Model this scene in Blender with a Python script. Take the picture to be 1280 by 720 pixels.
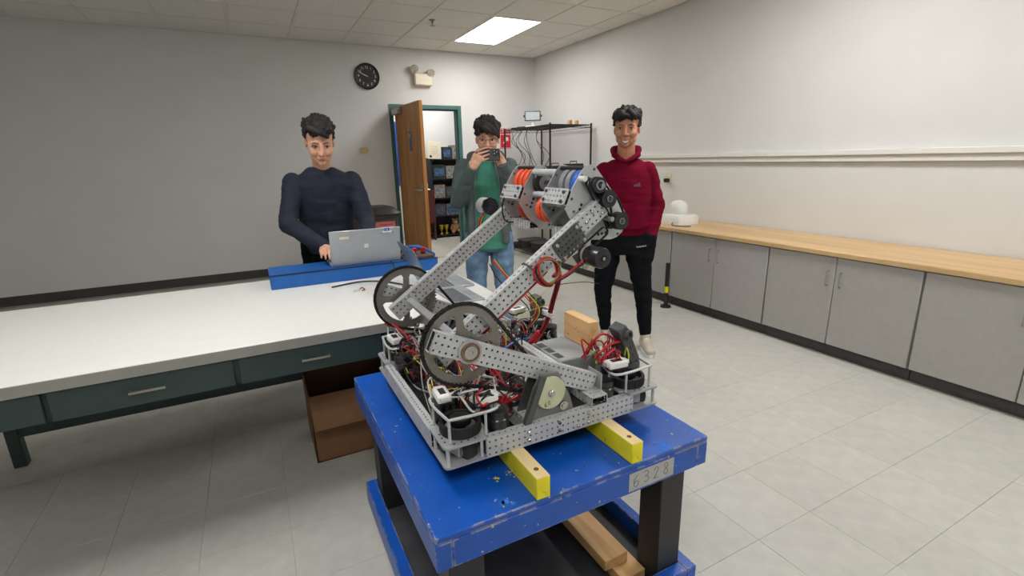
import bpy, bmesh, math, random
import numpy as np
from mathutils import Vector, Matrix, noise as mnoise

for o in list(bpy.data.objects): bpy.data.objects.remove(o)
SC = bpy.context.scene
COL = SC.collection
R = math.radians
random.seed(7)

# ------------------------------------------------------------------ camera
CAM_H = 1.38
FPX, PITCH, YAW, ROLL = 612.44, .2584, .47634, -.02405
fw = Vector((math.sin(YAW)*math.cos(PITCH), math.cos(YAW)*math.cos(PITCH), -math.sin(PITCH)))
rt0 = Vector((math.cos(YAW), -math.sin(YAW), 0)); up0 = rt0.cross(fw)
rt = rt0*math.cos(ROLL)+up0*math.sin(ROLL); up = -rt0*math.sin(ROLL)+up0*math.cos(ROLL)
cd = bpy.data.cameras.new('camera'); cam = bpy.data.objects.new('camera', cd); COL.objects.link(cam)
cd.sensor_width = 36; cd.sensor_fit = 'HORIZONTAL'; cd.lens = FPX/1280*36; cd.clip_start = .02
mw = Matrix((rt, up, -fw)).transposed().to_4x4(); mw.translation = (0, 0, CAM_H)
cam.matrix_world = mw
SC.camera = cam

# ------------------------------------------------------------------ world, exposure
w = bpy.data.worlds.new('world'); SC.world = w; w.use_nodes = True
w.node_tree.nodes['Background'].inputs[0].default_value = (.9, .93, 1, 1)
w.node_tree.nodes['Background'].inputs[1].default_value = .05
SC.view_settings.view_transform = 'Standard'; SC.view_settings.look = 'None'
SC.view_settings.gamma = 1; SC.view_settings.use_curve_mapping = False
SC.view_settings.exposure = 0.0
PANEL_STRENGTH = 17.5      # every ceiling light panel gives off this much

# ------------------------------------------------------------------ materials
MATS = {}
def srgb(c):
    return tuple(((v/255)/12.92 if v/255 <= .04045 else ((v/255+.055)/1.055)**2.4) for v in c)
def mat(name, rgb, rough=.5, metal=0., var=.06, scale=20., bump=0., bscale=None, emit=0., spec=None, coat=0., trans=0., objvar=0., alpha=1., stretch=None):
    """plain procedural material: colour broken up by noise, optional fine bump"""
    if name in MATS: return MATS[name]
    m = bpy.data.materials.new(name); m.use_nodes = True; MATS[name] = m
    nt = m.node_tree; N = nt.nodes; L = nt.links; b = N['Principled BSDF']
    c = srgb(rgb)
    tc = N.new('ShaderNodeTexCoord'); mp = N.new('ShaderNodeMapping'); L.new(tc.outputs['Object'], mp.inputs[0])
    if stretch: mp.inputs['Scale'].default_value = stretch
    nz = N.new('ShaderNodeTexNoise'); nz.inputs['Scale'].default_value = scale; nz.inputs['Detail'].default_value = 5
    L.new(mp.outputs[0], nz.inputs['Vector'])
    mr = N.new('ShaderNodeMapRange'); mr.inputs[1].default_value = .3; mr.inputs[2].default_value = .7
    mr.inputs[3].default_value = 1-var*1.6; mr.inputs[4].default_value = 1+var*1.2
    L.new(nz.outputs[0], mr.inputs[0])
    mx = N.new('ShaderNodeVectorMath'); mx.operation = 'SCALE'
    mx.inputs[0].default_value = c
    sc = mr.outputs[0]
    if objvar:
        oi = N.new('ShaderNodeObjectInfo'); m2 = N.new('ShaderNodeMapRange')
        m2.inputs[3].default_value = 1-objvar; m2.inputs[4].default_value = 1+objvar
        L.new(oi.outputs['Random'], m2.inputs[0]); mm = N.new('ShaderNodeMath'); mm.operation = 'MULTIPLY'
        L.new(sc, mm.inputs[0]); L.new(m2.outputs[0], mm.inputs[1]); sc = mm.outputs[0]
    L.new(sc, mx.inputs['Scale']); L.new(mx.outputs[0], b.inputs['Base Color'])
    b.inputs['Roughness'].default_value = rough; b.inputs['Metallic'].default_value = metal
    if spec is not None: b.inputs['Specular IOR Level'].default_value = spec
    if coat: b.inputs['Coat Weight'].default_value = coat
    if trans: b.inputs['Transmission Weight'].default_value = trans
    if alpha < 1: b.inputs['Alpha'].default_value = alpha
    if bump:
        n2 = N.new('ShaderNodeTexNoise'); n2.inputs['Scale'].default_value = bscale or scale*4; n2.inputs['Detail'].default_value = 6
        L.new(mp.outputs[0], n2.inputs['Vector'])
        bp = N.new('ShaderNodeBump'); bp.inputs['Strength'].default_value = bump; bp.inputs['Distance'].default_value = .003
        L.new(n2.outputs[0], bp.inputs['Height']); L.new(bp.outputs[0], b.inputs['Normal'])
    if emit:
        b.inputs['Emission Color'].default_value = (*c, 1); b.inputs['Emission Strength'].default_value = emit
    return m
def worn(name, rgb, under, rough=.4, edge=.8, fleck=.62, fscale=60):
    """paint with chipped edges and flecks that show the wood below"""
    m = mat(name, rgb, rough, var=.10, scale=9, bump=.15, bscale=60)
    nt = m.node_tree; N = nt.nodes; L = nt.links; b = N['Principled BSDF']
    src = b.inputs['Base Color'].links[0].from_socket
    bv = N.new('ShaderNodeBevel'); bv.inputs['Radius'].default_value = .006; bv.samples = 4
    ge = N.new('ShaderNodeNewGeometry'); dp = N.new('ShaderNodeVectorMath'); dp.operation = 'DOT_PRODUCT'
    L.new(bv.outputs[0], dp.inputs[0]); L.new(ge.outputs['Normal'], dp.inputs[1])
    m1 = N.new('ShaderNodeMapRange'); m1.inputs[1].default_value = .985; m1.inputs[2].default_value = .90; m1.inputs[3].default_value = 0; m1.inputs[4].default_value = 1
    L.new(dp.outputs['Value'], m1.inputs[0])
    tc = N.new('ShaderNodeTexCoord')
    nz = N.new('ShaderNodeTexNoise'); nz.inputs['Scale'].default_value = 28; nz.inputs['Detail'].default_value = 8; L.new(tc.outputs['Object'], nz.inputs['Vector'])
    m2 = N.new('ShaderNodeMapRange'); m2.inputs[1].default_value = .47; m2.inputs[2].default_value = .52; L.new(nz.outputs[0], m2.inputs[0])
    mu = N.new('ShaderNodeMath'); mu.operation = 'MULTIPLY'; L.new(m1.outputs[0], mu.inputs[0]); L.new(m2.outputs[0], mu.inputs[1])
    n3 = N.new('ShaderNodeTexNoise'); n3.inputs['Scale'].default_value = fscale; n3.inputs['Detail'].default_value = 3; L.new(tc.outputs['Object'], n3.inputs['Vector'])
    m3 = N.new('ShaderNodeMapRange'); m3.inputs[1].default_value = fleck+.10; m3.inputs[2].default_value = fleck+.12; L.new(n3.outputs[0], m3.inputs[0])
    ad = N.new('ShaderNodeMath'); ad.operation = 'MAXIMUM'; L.new(mu.outputs[0], ad.inputs[0]); L.new(m3.outputs[0], ad.inputs[1])
    mix = N.new('ShaderNodeMix'); mix.data_type = 'RGBA'
    L.new(ad.outputs[0], mix.inputs[0]); L.new(src, mix.inputs[6]); mix.inputs[7].default_value = (*srgb(under), 1)
    L.new(mix.outputs[2], b.inputs['Base Color'])
    return m
def wood(name, c1, c2, scale=6, axis='Y', rough=.55):
    if name in MATS: return MATS[name]
    m = bpy.data.materials.new(name); m.use_nodes = True; MATS[name] = m
    nt = m.node_tree; N = nt.nodes; L = nt.links; b = N['Principled BSDF']
    tc = N.new('ShaderNodeTexCoord'); mp = N.new('ShaderNodeMapping'); L.new(tc.outputs['Object'], mp.inputs[0])
    s = {'X': (.08, 1, 1), 'Y': (1, .08, 1), 'Z': (1, 1, .08)}[axis]; mp.inputs['Scale'].default_value = [v*scale*6 for v in s]
    nz = N.new('ShaderNodeTexNoise'); nz.inputs['Scale'].default_value = 1; nz.inputs['Detail'].default_value = 6; nz.inputs['Distortion'].default_value = .6
    L.new(mp.outputs[0], nz.inputs['Vector'])
    cr = N.new('ShaderNodeValToRGB'); cr.color_ramp.elements[0].position = .32; cr.color_ramp.elements[1].position = .68
    cr.color_ramp.elements[0].color = (*srgb(c1), 1); cr.color_ramp.elements[1].color = (*srgb(c2), 1)
    L.new(nz.outputs[0], cr.inputs[0]); L.new(cr.outputs[0], b.inputs['Base Color']); b.inputs['Roughness'].default_value = rough
    return m

# ------------------------------------------------------------------ mesh builder
class MB:
    def __init__(s): s.v = []; s.f = []; s.open = False; s.inner = set()
    def add(s, vs, fs):
        o = len(s.v); s.v += [tuple(v) for v in vs]; s.f += [tuple(i+o for i in f) for f in fs]; return s
    def box(s, c, d, b=0., rot=None):
        c = Vector(c); h = Vector(d)/2; M = rot or Matrix.Identity(3)
        b = min(b, min(h)*.95)
        if b <= 0:
            vs = [Vector((x*h.x, y*h.y, z*h.z)) for x in (-1, 1) for y in (-1, 1) for z in (-1, 1)]
            fs = [(0,1,3,2),(4,6,7,5),(0,4,5,1),(2,3,7,6),(0,2,6,4),(1,5,7,3)]
        else:
            vs = []; idx = {}
            for x in (-1, 1):
                for y in (-1, 1):
                    for z in (-1, 1):
                        for a in range(3):
                            p = [x*(h.x-b), y*(h.y-b), z*(h.z-b)]; p[a] = (x, y, z)[a]*h[a]
                            idx[(x, y, z, a)] = len(vs); vs.append(Vector(p))
            fs = []
            for a in range(3):
                o1, o2 = [k for k in range(3) if k != a]
                for sg in (-1, 1):
                    q = []
                    for (i, j) in ((-1,-1),(1,-1),(1,1),(-1,1)):
                        k = [0, 0, 0]; k[a] = sg; k[o1] = i; k[o2] = j; q.append(idx[(*k, a)])
                    fs.append(tuple(q))
                for i in (-1, 1):
                    for j in (-1, 1):
                        q = []
                        for e, (fa) in ((-1, o1), (-1, o2), (1, o2), (1, o1)):
                            k = [0, 0, 0]; k[a] = e; k[o1] = i; k[o2] = j; q.append(idx[(*k, fa)])
                        fs.append(tuple(q))
            for x in (-1, 1):
                for y in (-1, 1):
                    for z in (-1, 1): fs.append(tuple(idx[(x, y, z, a)] for a in range(3)))
            out = []
            for f in fs:
                p = [vs[i] for i in f]; n = (p[1]-p[0]).cross(p[2]-p[0])
                out.append(f if n.dot(sum(p, Vector())/len(p)) > 0 else f[::-1])
            fs = out
        return s.add([M@v+c for v in vs], fs)
    def bb(s, x0, x1, y0, y1, z0, z1, b=0.):
        return s.box(((x0+x1)/2, (y0+y1)/2, (z0+z1)/2), (abs(x1-x0), abs(y1-y0), abs(z1-z0)), b)
    def tube(s, path, r, n=8, closed=False, cap=True):
        P = [Vector(p) for p in path]; m = len(P)
        rr = r if isinstance(r, (list, tuple)) else [r]*m
        T = []
        for i in range(m):
            a = P[i-1] if (i or closed) else P[0]; c = P[(i+1) % m] if (i < m-1 or closed) else P[-1]
            t = c-a; T.append(t.normalized() if t.length > 1e-9 else Vector((0, 0, 1)))
        u = T[0].orthogonal().normalized(); vs = []
        for i in range(m):
            u = (u-T[i]*u.dot(T[i])); u = u.normalized() if u.length > 1e-6 else T[i].orthogonal().normalized()
            v = T[i].cross(u)
            for k in range(n):
                a = 2*math.pi*k/n; vs.append(P[i]+(u*math.cos(a)+v*math.sin(a))*rr[i])
        fs = []
        for i in range(m if closed else m-1):
            j = (i+1) % m
            for k in range(n): fs.append((i*n+k, i*n+(k+1) % n, j*n+(k+1) % n, j*n+k))
        if not closed and cap: fs += [tuple(range(n))[::-1], tuple((m-1)*n+k for k in range(n))]
        return s.add(vs, fs)
    def cyl(s, p0, p1, r0, r1=None, n=16): return s.tube([p0, p1], [r0, r0 if r1 is None else r1], n)
    def lathe(s, prof, o, d, n=24, closed=False):
        o = Vector(o); d = Vector(d).normalized(); u = d.orthogonal().normalized(); v = d.cross(u); m = len(prof); vs = []
        for (r, z) in prof:
            for k in range(n):
                a = 2*math.pi*k/n; vs.append(o+d*z+(u*math.cos(a)+v*math.sin(a))*max(r, 1e-5))
        fs = []
        for i in range(m if closed else m-1):
            j = (i+1) % m
            for k in range(n): fs.append((i*n+k, i*n+(k+1) % n, j*n+(k+1) % n, j*n+k))
        if not closed: fs += [tuple(range(n))[::-1], tuple((m-1)*n+k for k in range(n))]
        return s.add(vs, fs)
    def ring(s, o, d, r0, r1, h, n=32): return s.lathe([(r0, 0), (r1, 0), (r1, h), (r0, h)], o, d, n, closed=True)
    def prism(s, poly, o, u, v, th):
        o = Vector(o); u = Vector(u).normalized(); v = Vector(v).normalized(); w = u.cross(v).normalized(); n = len(poly)
        vs = [o+u*a+v*b for a, b in poly]+[o+u*a+v*b+w*th for a, b in poly]
        fs = [tuple(range(n))[::-1], tuple(range(n, 2*n))]+[(i, (i+1) % n, (i+1) % n+n, i+n) for i in range(n)]
        return s.add(vs, fs)
    def perf(s, o, u, v, W, H, nu, nv, r, th=.0025, inward=None):
        """sheet with a real grid of round holes through its thickness"""
        o = Vector(o); u = Vector(u).normalized(); v = Vector(v).normalized(); pu = W/nu; pv = H/nv
        w_ = (inward.normalized() if inward is not None else u.cross(v))*th
        sq = [(1, 0), (1, 1), (0, 1), (-1, 1), (-1, 0), (-1, -1), (0, -1), (1, -1)]
        oc = [(math.cos(k*math.pi/4)*r, math.sin(k*math.pi/4)*r) for k in range(8)]
        for i in range(nu):
            for j in range(nv):
                c = o+u*(i+.5)*pu+v*(j+.5)*pv; b = len(s.v)
                for off in (Vector(), w_):
                    s.v += [tuple(c+off+u*x*pu/2+v*y*pv/2) for x, y in sq]
                    s.v += [tuple(c+off+u*x+v*y) for x, y in oc]
                for k in range(8):
                    n = (k+1) % 8
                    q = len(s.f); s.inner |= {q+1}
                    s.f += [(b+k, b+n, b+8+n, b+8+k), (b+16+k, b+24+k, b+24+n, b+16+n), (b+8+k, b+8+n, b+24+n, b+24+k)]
        s.open = True; return s
    def perftube(s, p0, p1, upv, w, t, pitch=.0165, r=.0032, rows=3):
        p0 = Vector(p0); p1 = Vector(p1); d = p1-p0; Ln = d.length; d.normalize(); upv = Vector(upv); upv = (upv-d*upv.dot(d)).normalized()
        sd = d.cross(upv); n = max(1, round(Ln/pitch)); c = p0; th = .003
        s.perf(c-upv*w/2+sd*t/2, d, upv, Ln, w, n, rows, r, th, -sd); s.perf(c-upv*w/2-sd*t/2, d, upv, Ln, w, n, rows, r, th, sd)
        rr = max(1, round(t/.0254))
        s.perf(c+upv*w/2-sd*t/2, d, sd, Ln, t, n, rr, r, th, -upv); s.perf(c-upv*w/2-sd*t/2, d, sd, Ln, t, n, rr, r, th, upv)
        M = Matrix((d, upv, sd)).transposed()
        for q in (p0, p1):            # wall thickness shown at the two open ends
            for k in (-1, 1):
                s.box(q+upv*k*(w/2-th/2), (.002, th, t), 0, M); s.box(q+sd*k*(t/2-th/2), (.002, w, th), 0, M)
        return s
    def sphere(s, c, r, n=12, m=8, rot=None):
        c = Vector(c); r = Vector(r) if hasattr(r, '__len__') else Vector((r, r, r)); M = rot or Matrix.Identity(3); vs = []; fs = []
        for i in range(m+1):
            t = math.pi*i/m
            for k in range(n):
                a = 2*math.pi*k/n; vs.append(c+M@Vector((r.x*math.sin(t)*math.cos(a), r.y*math.sin(t)*math.sin(a), r.z*math.cos(t))))
        for i in range(m):
            for k in range(n): fs.append((i*n+k, (i+1)*n+k, (i+1)*n+(k+1) % n, i*n+(k+1) % n))
        return s.add(vs, fs)
    def cap(s, p0, p1, r0, r1, n=14):
        """closed tapered capsule"""
        p0 = Vector(p0); p1 = Vector(p1); d = p1-p0; L = d.length
        pr = [(r0*math.sin(a), -r0*math.cos(a)) for a in (0.02, .4, .8, 1.2, math.pi/2)]+[(r1*math.cos(a), L+r1*math.sin(a)) for a in (0, .4, .8, 1.2, 1.55)]
        return s.lathe(pr, p0, d, n)
    def chain(s, pts, rad):
        for i in range(len(pts)-1): s.cap(pts[i], pts[i+1], rad[i], rad[i+1])
        return s
    def loft(s, rings, n=24, p=2.3):
        """rings: (cx,cy,cz,rx,ry) super-ellipse sections, closed"""
        vs = []; fs = []; m = len(rings)
        for (cx, cy, cz, rx, ry) in rings:
            for k in range(n):
                a = 2*math.pi*k/n; ca, sa = math.cos(a), math.sin(a)
                vs.append((cx+rx*math.copysign(abs(ca)**(2/p), ca), cy+ry*math.copysign(abs(sa)**(2/p), sa), cz))
        for i in range(m-1):
            for k in range(n): fs.append((i*n+k, i*n+(k+1) % n, (i+1)*n+(k+1) % n, (i+1)*n+k))
        fs += [tuple(range(n))[::-1], tuple((m-1)*n+k for k in range(n))]
        return s.add(vs, fs)
    def polar(s, c, ax_u, ax_v, radii, nseg, keep, th):
        """flat plate cut out of a polar grid (spoked wheels)"""
        c = Vector(c); u = Vector(ax_u); v = Vector(ax_v); w = u.cross(v).normalized(); nr = len(radii)
        def idx(i, k, l): return l*nr*nseg+i*nseg+(k % nseg)
        vs = []
        for l in (0, 1):
            for i, r in enumerate(radii):
                for k in range(nseg):
                    a = 2*math.pi*k/nseg; rr = r(k) if callable(r) else r
                    vs.append(c+(u*math.cos(a)+v*math.sin(a))*rr+w*th*l)
        K = [[keep(i, 2*math.pi*(k+.5)/nseg) for k in range(nseg)] for i in range(nr-1)]; fs = []
        for i in range(nr-1):
            for k in range(nseg):
                if not K[i][k]: continue
                fs.append((idx(i, k, 0), idx(i, k+1, 0), idx(i+1, k+1, 0), idx(i+1, k, 0)))
                fs.append((idx(i, k, 1), idx(i+1, k, 1), idx(i+1, k+1, 1), idx(i, k+1, 1)))
                if i == 0 or not K[i-1][k]: fs.append((idx(i, k, 0), idx(i, k, 1), idx(i, k+1, 1), idx(i, k+1, 0)))
                if i == nr-2 or not K[i+1][k]: fs.append((idx(i+1, k, 0), idx(i+1, k+1, 0), idx(i+1, k+1, 1), idx(i+1, k, 1)))
                if not K[i][(k-1) % nseg]: fs.append((idx(i, k, 0), idx(i+1, k, 0), idx(i+1, k, 1), idx(i, k, 1)))
                if not K[i][(k+1) % nseg]: fs.append((idx(i, k+1, 0), idx(i, k+1, 1), idx(i+1, k+1, 1), idx(i+1, k+1, 0)))
        used = sorted({i for f in fs for i in f}); mp = {j: i for i, j in enumerate(used)}
        return s.add([vs[i] for i in used], [tuple(mp[i] for i in f) for f in fs])

ORG = {}
def mesh_of(name, mb, m, off=Vector(), smooth=40, recalc=True):
    me = bpy.data.meshes.new(name)
    me.from_pydata([tuple(Vector(v)-off) for v in mb.v], [], mb.f)
    if recalc and not mb.open:
        bm = bmesh.new(); bm.from_mesh(me); bmesh.ops.recalc_face_normals(bm, faces=bm.faces[:]); bm.to_mesh(me); bm.free()
    me.materials.append(m)
    if mb.inner:
        me.materials.append(mat('tube_inside_shade', (58, 58, 58), .8, .2))  # dark colour on the inner faces stands in for shade behind the holes
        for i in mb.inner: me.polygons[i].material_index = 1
    if smooth:
        for p in me.polygons: p.use_smooth = True
        me.set_sharp_from_angle(angle=R(smooth))
    me.update(); return me
def tag(o, label=None, cat=None, group=None, kind=None):
    if label: o['label'] = label
    if cat: o['category'] = cat
    if group: o['group'] = group
    if kind: o['kind'] = kind
    return o
def thing(name, label, cat, loc, group=None, rz=0.):
    o = bpy.data.objects.new(name, None); COL.objects.link(o); o.location = loc; o.rotation_euler = (0, 0, rz); o.empty_display_size = .1
    ORG[o.name] = Vector(loc) if not rz else Vector(); return tag(o, label, cat, group)
def obj(name, mb, m, parent=None, label=None, smooth=40, base=None):
    """mesh object; vertices in mb are world coordinates (or local to a rotated parent)"""
    off = ORG[parent.name] if parent else Vector(base) if base else Vector()
    o = bpy.data.objects.new(name, mesh_of(name, mb, m, off, smooth)); COL.objects.link(o)
    if parent: o.parent = parent; ORG[o.name] = off
    else: o.location = off; ORG[o.name] = off
    if label: o['label'] = label
    return o
def solo(name, mb, m, label, cat, group=None, smooth=40):
    z = min(v[2] for v in mb.v); xs = [v[0] for v in mb.v]; ys = [v[1] for v in mb.v]
    o = obj(name, mb, m, None, None, smooth, ((min(xs)+max(xs))/2, (min(ys)+max(ys))/2, z)); return tag(o, label, cat, group)
def struct(name, mb, m, smooth=0, label=None):
    o = obj(name, mb, m, None, label, smooth); o['kind'] = 'structure'; return o
def inst(name, me, parent, loc, rot=None):
    o = bpy.data.objects.new(name, me); COL.objects.link(o); o.parent = parent; o.location = Vector(loc)-(ORG[parent.name] if parent else Vector())
    if rot: o.rotation_euler = rot
    return o
def text(name, body, size, m, parent, loc, rotm, depth=.0006, align='CENTER', label=None):
    """flat lettering as a mesh; rotm: 3x3 with columns (right, up, normal); loc in world / parent-local build coords"""
    cu = bpy.data.curves.new(name, 'FONT'); cu.body = body; cu.size = size; cu.align_x = align; cu.align_y = 'CENTER'; cu.extrude = depth; cu.resolution_u = 2
    t = bpy.data.objects.new(name, cu); COL.objects.link(t); dg = bpy.context.evaluated_depsgraph_get(); dg.update()
    me = bpy.data.meshes.new_from_object(t.evaluated_get(dg)); bpy.data.objects.remove(t)
    M = rotm.to_4x4(); M.translation = Vector(loc)-(ORG[parent.name] if parent else Vector()); me.transform(M)
    me.materials.clear(); me.materials.append(m); me.name = name
    o = bpy.data.objects.new(name, me); COL.objects.link(o); o.parent = parent
    if parent: ORG[o.name] = ORG[parent.name]
    if label: o['label'] = label
    return o
def frame(r, u):
    r = Vector(r).normalized(); u = Vector(u); u = (u-r*u.dot(r)).normalized(); return Matrix((r, u, r.cross(u))).transposed()
def bez(p, n=14):
    """Catmull-Rom through points"""
    p = [Vector(q) for q in p]; p = [p[0]*2-p[1]]+p+[p[-1]*2-p[-2]]; out = []
    for i in range(1, len(p)-2):
        for k in range(n):
            t = k/n; a, b, c, d = p[i-1:i+3]
            out.append(.5*((2*b)+(c-a)*t+(2*a-5*b+4*c-d)*t*t+(3*b-a-3*c+d)*t**3))
    return out+[p[-2]]
GLYPH = {'6': [[(.62, .95), (.30, .78), (.10, .42), (.16, .10), (.42, .0), (.64, .14), (.62, .36), (.40, .46), (.14, .32)]],
         '3': [[(.10, .86), (.36, .98), (.60, .84), (.54, .62), (.26, .52), (.56, .44), (.66, .22), (.44, .02), (.08, .10)]],
         '2': [[(.08, .74), (.24, .96), (.54, .92), (.56, .66), (.30, .28), (.08, .04), (.36, .10), (.66, .02)]],
         '8': [[(.56, .86), (.34, .98), (.14, .82), (.28, .58), (.54, .36), (.56, .12), (.32, .0), (.12, .16), (.24, .42), (.52, .64), (.58, .84)]],
         '0': [[(.36, .96), (.12, .74), (.12, .26), (.36, .02), (.60, .24), (.60, .72), (.38, .96)]]}
def handwriting(name, body, h, m, parent, o, u, v, adv=.82, r=.0011, label=None):
    mb = MB(); o = Vector(o); u = Vector(u).normalized(); v = Vector(v).normalized()
    for k, ch in enumerate(body):
        for st in GLYPH[ch]: mb.tube(bez([o+u*(k*adv+x*.8)*h+v*(y+.06*(k % 2))*h for x, y in st], 4), r, 5)
    return obj(name, mb, m, parent, label)
X, Y, Z = Vector((1, 0, 0)), Vector((0, 1, 0)), Vector((0, 0, 1))
# ================================================================== the room
WX, WY, CZ = 3.989, 6.834, 2.805          # right wall, back wall, ceiling
LX, FY = -3.2, -2.6                        # left wall, wall behind the camera
m_wall = mat('wall_paint', (219, 219, 217), .75, var=.015, scale=3, bump=.05, bscale=180)
m_grout = mat('floor_grout', (160, 159, 151), .8)
m_tile = mat('vinyl_floor_tile', (187, 186, 179), .42, var=.05, scale=14, objvar=.03, bump=.03, bscale=60)
m_ctile = mat('ceiling_tile_board', (234, 232, 226), .95, var=.07, scale=130, bump=.35, bscale=220)
m_grid = mat('ceiling_grid_metal', (226, 223, 214), .5, var=.01)
m_teal = mat('teal_frame_paint', (62, 108, 103), .45, var=.05, scale=6)
m_oak = wood('oak_door', (172, 112, 50), (206, 146, 78), 3, 'Z', .45)
m_steel = mat('satin_steel', (170, 168, 160), .35, .9, var=.03)
m_black = mat('black_plastic', (24, 24, 25), .45, var=.08)
m_white = mat('white_plastic', (228, 228, 224), .45, var=.02)

fl = struct('floor', MB().bb(LX, WX, FY, WY, -.06, -.004), m_grout)
T = .3048
tile = MB().box((0, 0, -.003), (T-.0009, T-.0009, .006), .0007)
tile_me = mesh_of('floor_tile', tile, m_tile, smooth=0)
cands = []
i0 = math.floor(LX/T); j0 = math.floor(FY/T)
for i in range(i0, math.ceil(WX/T)+1):
    for j in range(j0, math.ceil(WY/T)+1):
        cx, cy = (i+.35)*T, (j+.55)*T
        if cx-T/2 < LX or cx+T/2 > WX or cy-T/2 < FY or cy+T/2 > WY: continue
        v = Vector((cx, cy, -CAM_H)); d = v.dot(fw); vis = d > .2 and abs(v.dot(rt)/d) < 1.12 and abs(v.dot(up)/d) < .66
        cands.append((0 if vis else 1, d if vis else v.length, cx, cy))
cands.sort()
rest = MB()
for k, (a, b_, cx, cy) in enumerate(cands):
    if k < 290 and a == 0: inst('tile', tile_me, fl, (cx, cy, 0))
    else: rest.box((cx, cy, -.003), (T-.0009, T-.0009, .006))
ro = obj('far_tiles', rest, m_tile, fl, smooth=0); ro['kind'] = 'stuff'

ce = struct('ceiling', MB().bb(LX, WX, FY, WY, CZ+.03, CZ+.12), mat('ceiling_void', (120, 118, 112), .9))
G = .61; gx0, gy0 = 2.457, 5.02
gxs = [gx0+G*k for k in range(-12, 6) if LX+.02 < gx0+G*k < WX-.05]; gys = [gy0+G*k for k in range(-14, 6) if FY+.02 < gy0+G*k < WY-.05]
PANELS = [(gx0, gy0), (gx0, gy0-G*6), (gx0-G*5, gy0-G*6), (gx0-G*5, gy0-G*10), (gx0, gy0-G*10)]
ctile_me = mesh_of('ceiling_tile', MB().box((0, 0, .010), (G-.026, G-.026, .014), .002), m_ctile, smooth=0)
ex = [LX]+gxs+[WX]; ey = [FY]+gys+[WY]
for i in range(len(ex)-1):
    for j in range(len(ey)-1):
        a0, a1, b0, b1 = ex[i], ex[i+1], ey[j], ey[j+1]
        if any(px-.01 < (a0+a1)/2 < px+G and py-.01 < (b0+b1)/2 < py+2*G for px, py in PANELS): continue
        if abs(a1-a0-G) < .01 and abs(b1-b0-G) < .01: inst('ceiling_tile', ctile_me, ce, ((a0+a1)/2, (b0+b1)/2, CZ))
        else: obj('ceiling_tile', MB().bb(a0+.013, a1-.013, b0+.013, b1-.013, CZ+.003, CZ+.017), m_ctile, ce, smooth=0)
for gx in gxs: obj('grid_bar', MB().bb(gx-.012, gx+.012, FY, WY, CZ-.001, CZ+.006), m_grid, ce, smooth=0)
for gy in gys:
    b = MB()
    for i in range(len(ex)-1): b.bb(ex[i]+.012, ex[i+1]-.012, gy-.012, gy+.012, CZ-.0005, CZ+.006)
    obj('grid_bar', b, m_grid, ce, smooth=0)
m_panel = mat('light_diffuser', (255, 253, 250), .6, var=0, emit=PANEL_STRENGTH)
for k, (px, py) in enumerate(PANELS):
    lab = 'bright rectangular fluorescent panel light set into the tiled ceiling near the back corner' if k == 0 else 'rectangular fluorescent panel light set into the ceiling out of view above the cart'
    t = thing('ceiling_light', lab, 'light', (px+G/2, py+G, CZ+.004), None if k == 0 else 'ceiling lights over the near half of the room')
    f = MB()
    for s in (0, 1):
        f.bb(px+.013+s*(G-.026-.018), px+.031+s*(G-.026-.018), py+.013, py+2*G-.013, CZ-.004, CZ+.02)
        f.bb(px+.031, px+G-.031, py+.013+s*(2*G-.044), py+.031+s*(2*G-.044), CZ-.004, CZ+.02)
    obj('frame', f, m_grid, t, smooth=0)
    obj('diffuser', MB().bb(px+.031, px+G-.031, py+.031, py+2*G-.031, CZ+.002, CZ+.010), m_panel, t, smooth=0)
# fire sprinkler
sx, sy = 1.93, 5.42
t = thing('sprinkler_head', 'small chrome fire sprinkler head hanging from the ceiling tiles', 'sprinkler', (sx, sy, CZ-.06))
obj('escutcheon', MB().lathe([(.035, 0), (.035, .003), (.022, .012), (.012, .014)], (sx, sy, CZ-.001+.004), -Z), m_steel, t)
obj('deflector', MB().cyl((sx, sy, CZ-.012), (sx, sy, CZ-.035), .010).lathe([(.004, 0), (.006, .02), (.026, .022), (.026, .025)], (sx, sy, CZ-.033), -Z, 16), m_steel, t)

# walls; back wall with the door opening
DX0, DX1, DZ = 1.758, 2.778, 2.112        # outside of the door frame
WT = .14
b = MB().bb(LX-.14, DX0, WY, WY+WT, 0, CZ+.12).bb(DX1, WX+.14, WY, WY+WT, 0, CZ+.12).bb(DX0, DX1, WY, WY+WT, DZ, CZ+.12)
struct('wall_back', b, m_wall)
struct('wall_right', MB().bb(WX, WX+.14, FY-.14, WY, 0, CZ+.12), m_wall)
struct('wall_left', MB().bb(LX-.14, LX, FY-.14, WY, 0, CZ+.12), m_wall)
struct('wall_front', MB().bb(LX, WX, FY-.14, FY, 0, CZ+.12), m_wall)
m_cove = mat('rubber_cove_base', (70, 68, 66), .6)
struct('baseboard_back', MB().bb(LX, DX0, WY-.006, WY, 0, .10).bb(DX1, WX, WY-.006, WY, 0, .10), m_cove)
struct('baseboard_right', MB().bb(WX-.006, WX, FY, WY-.006, 0, .10), m_cove)
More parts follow.
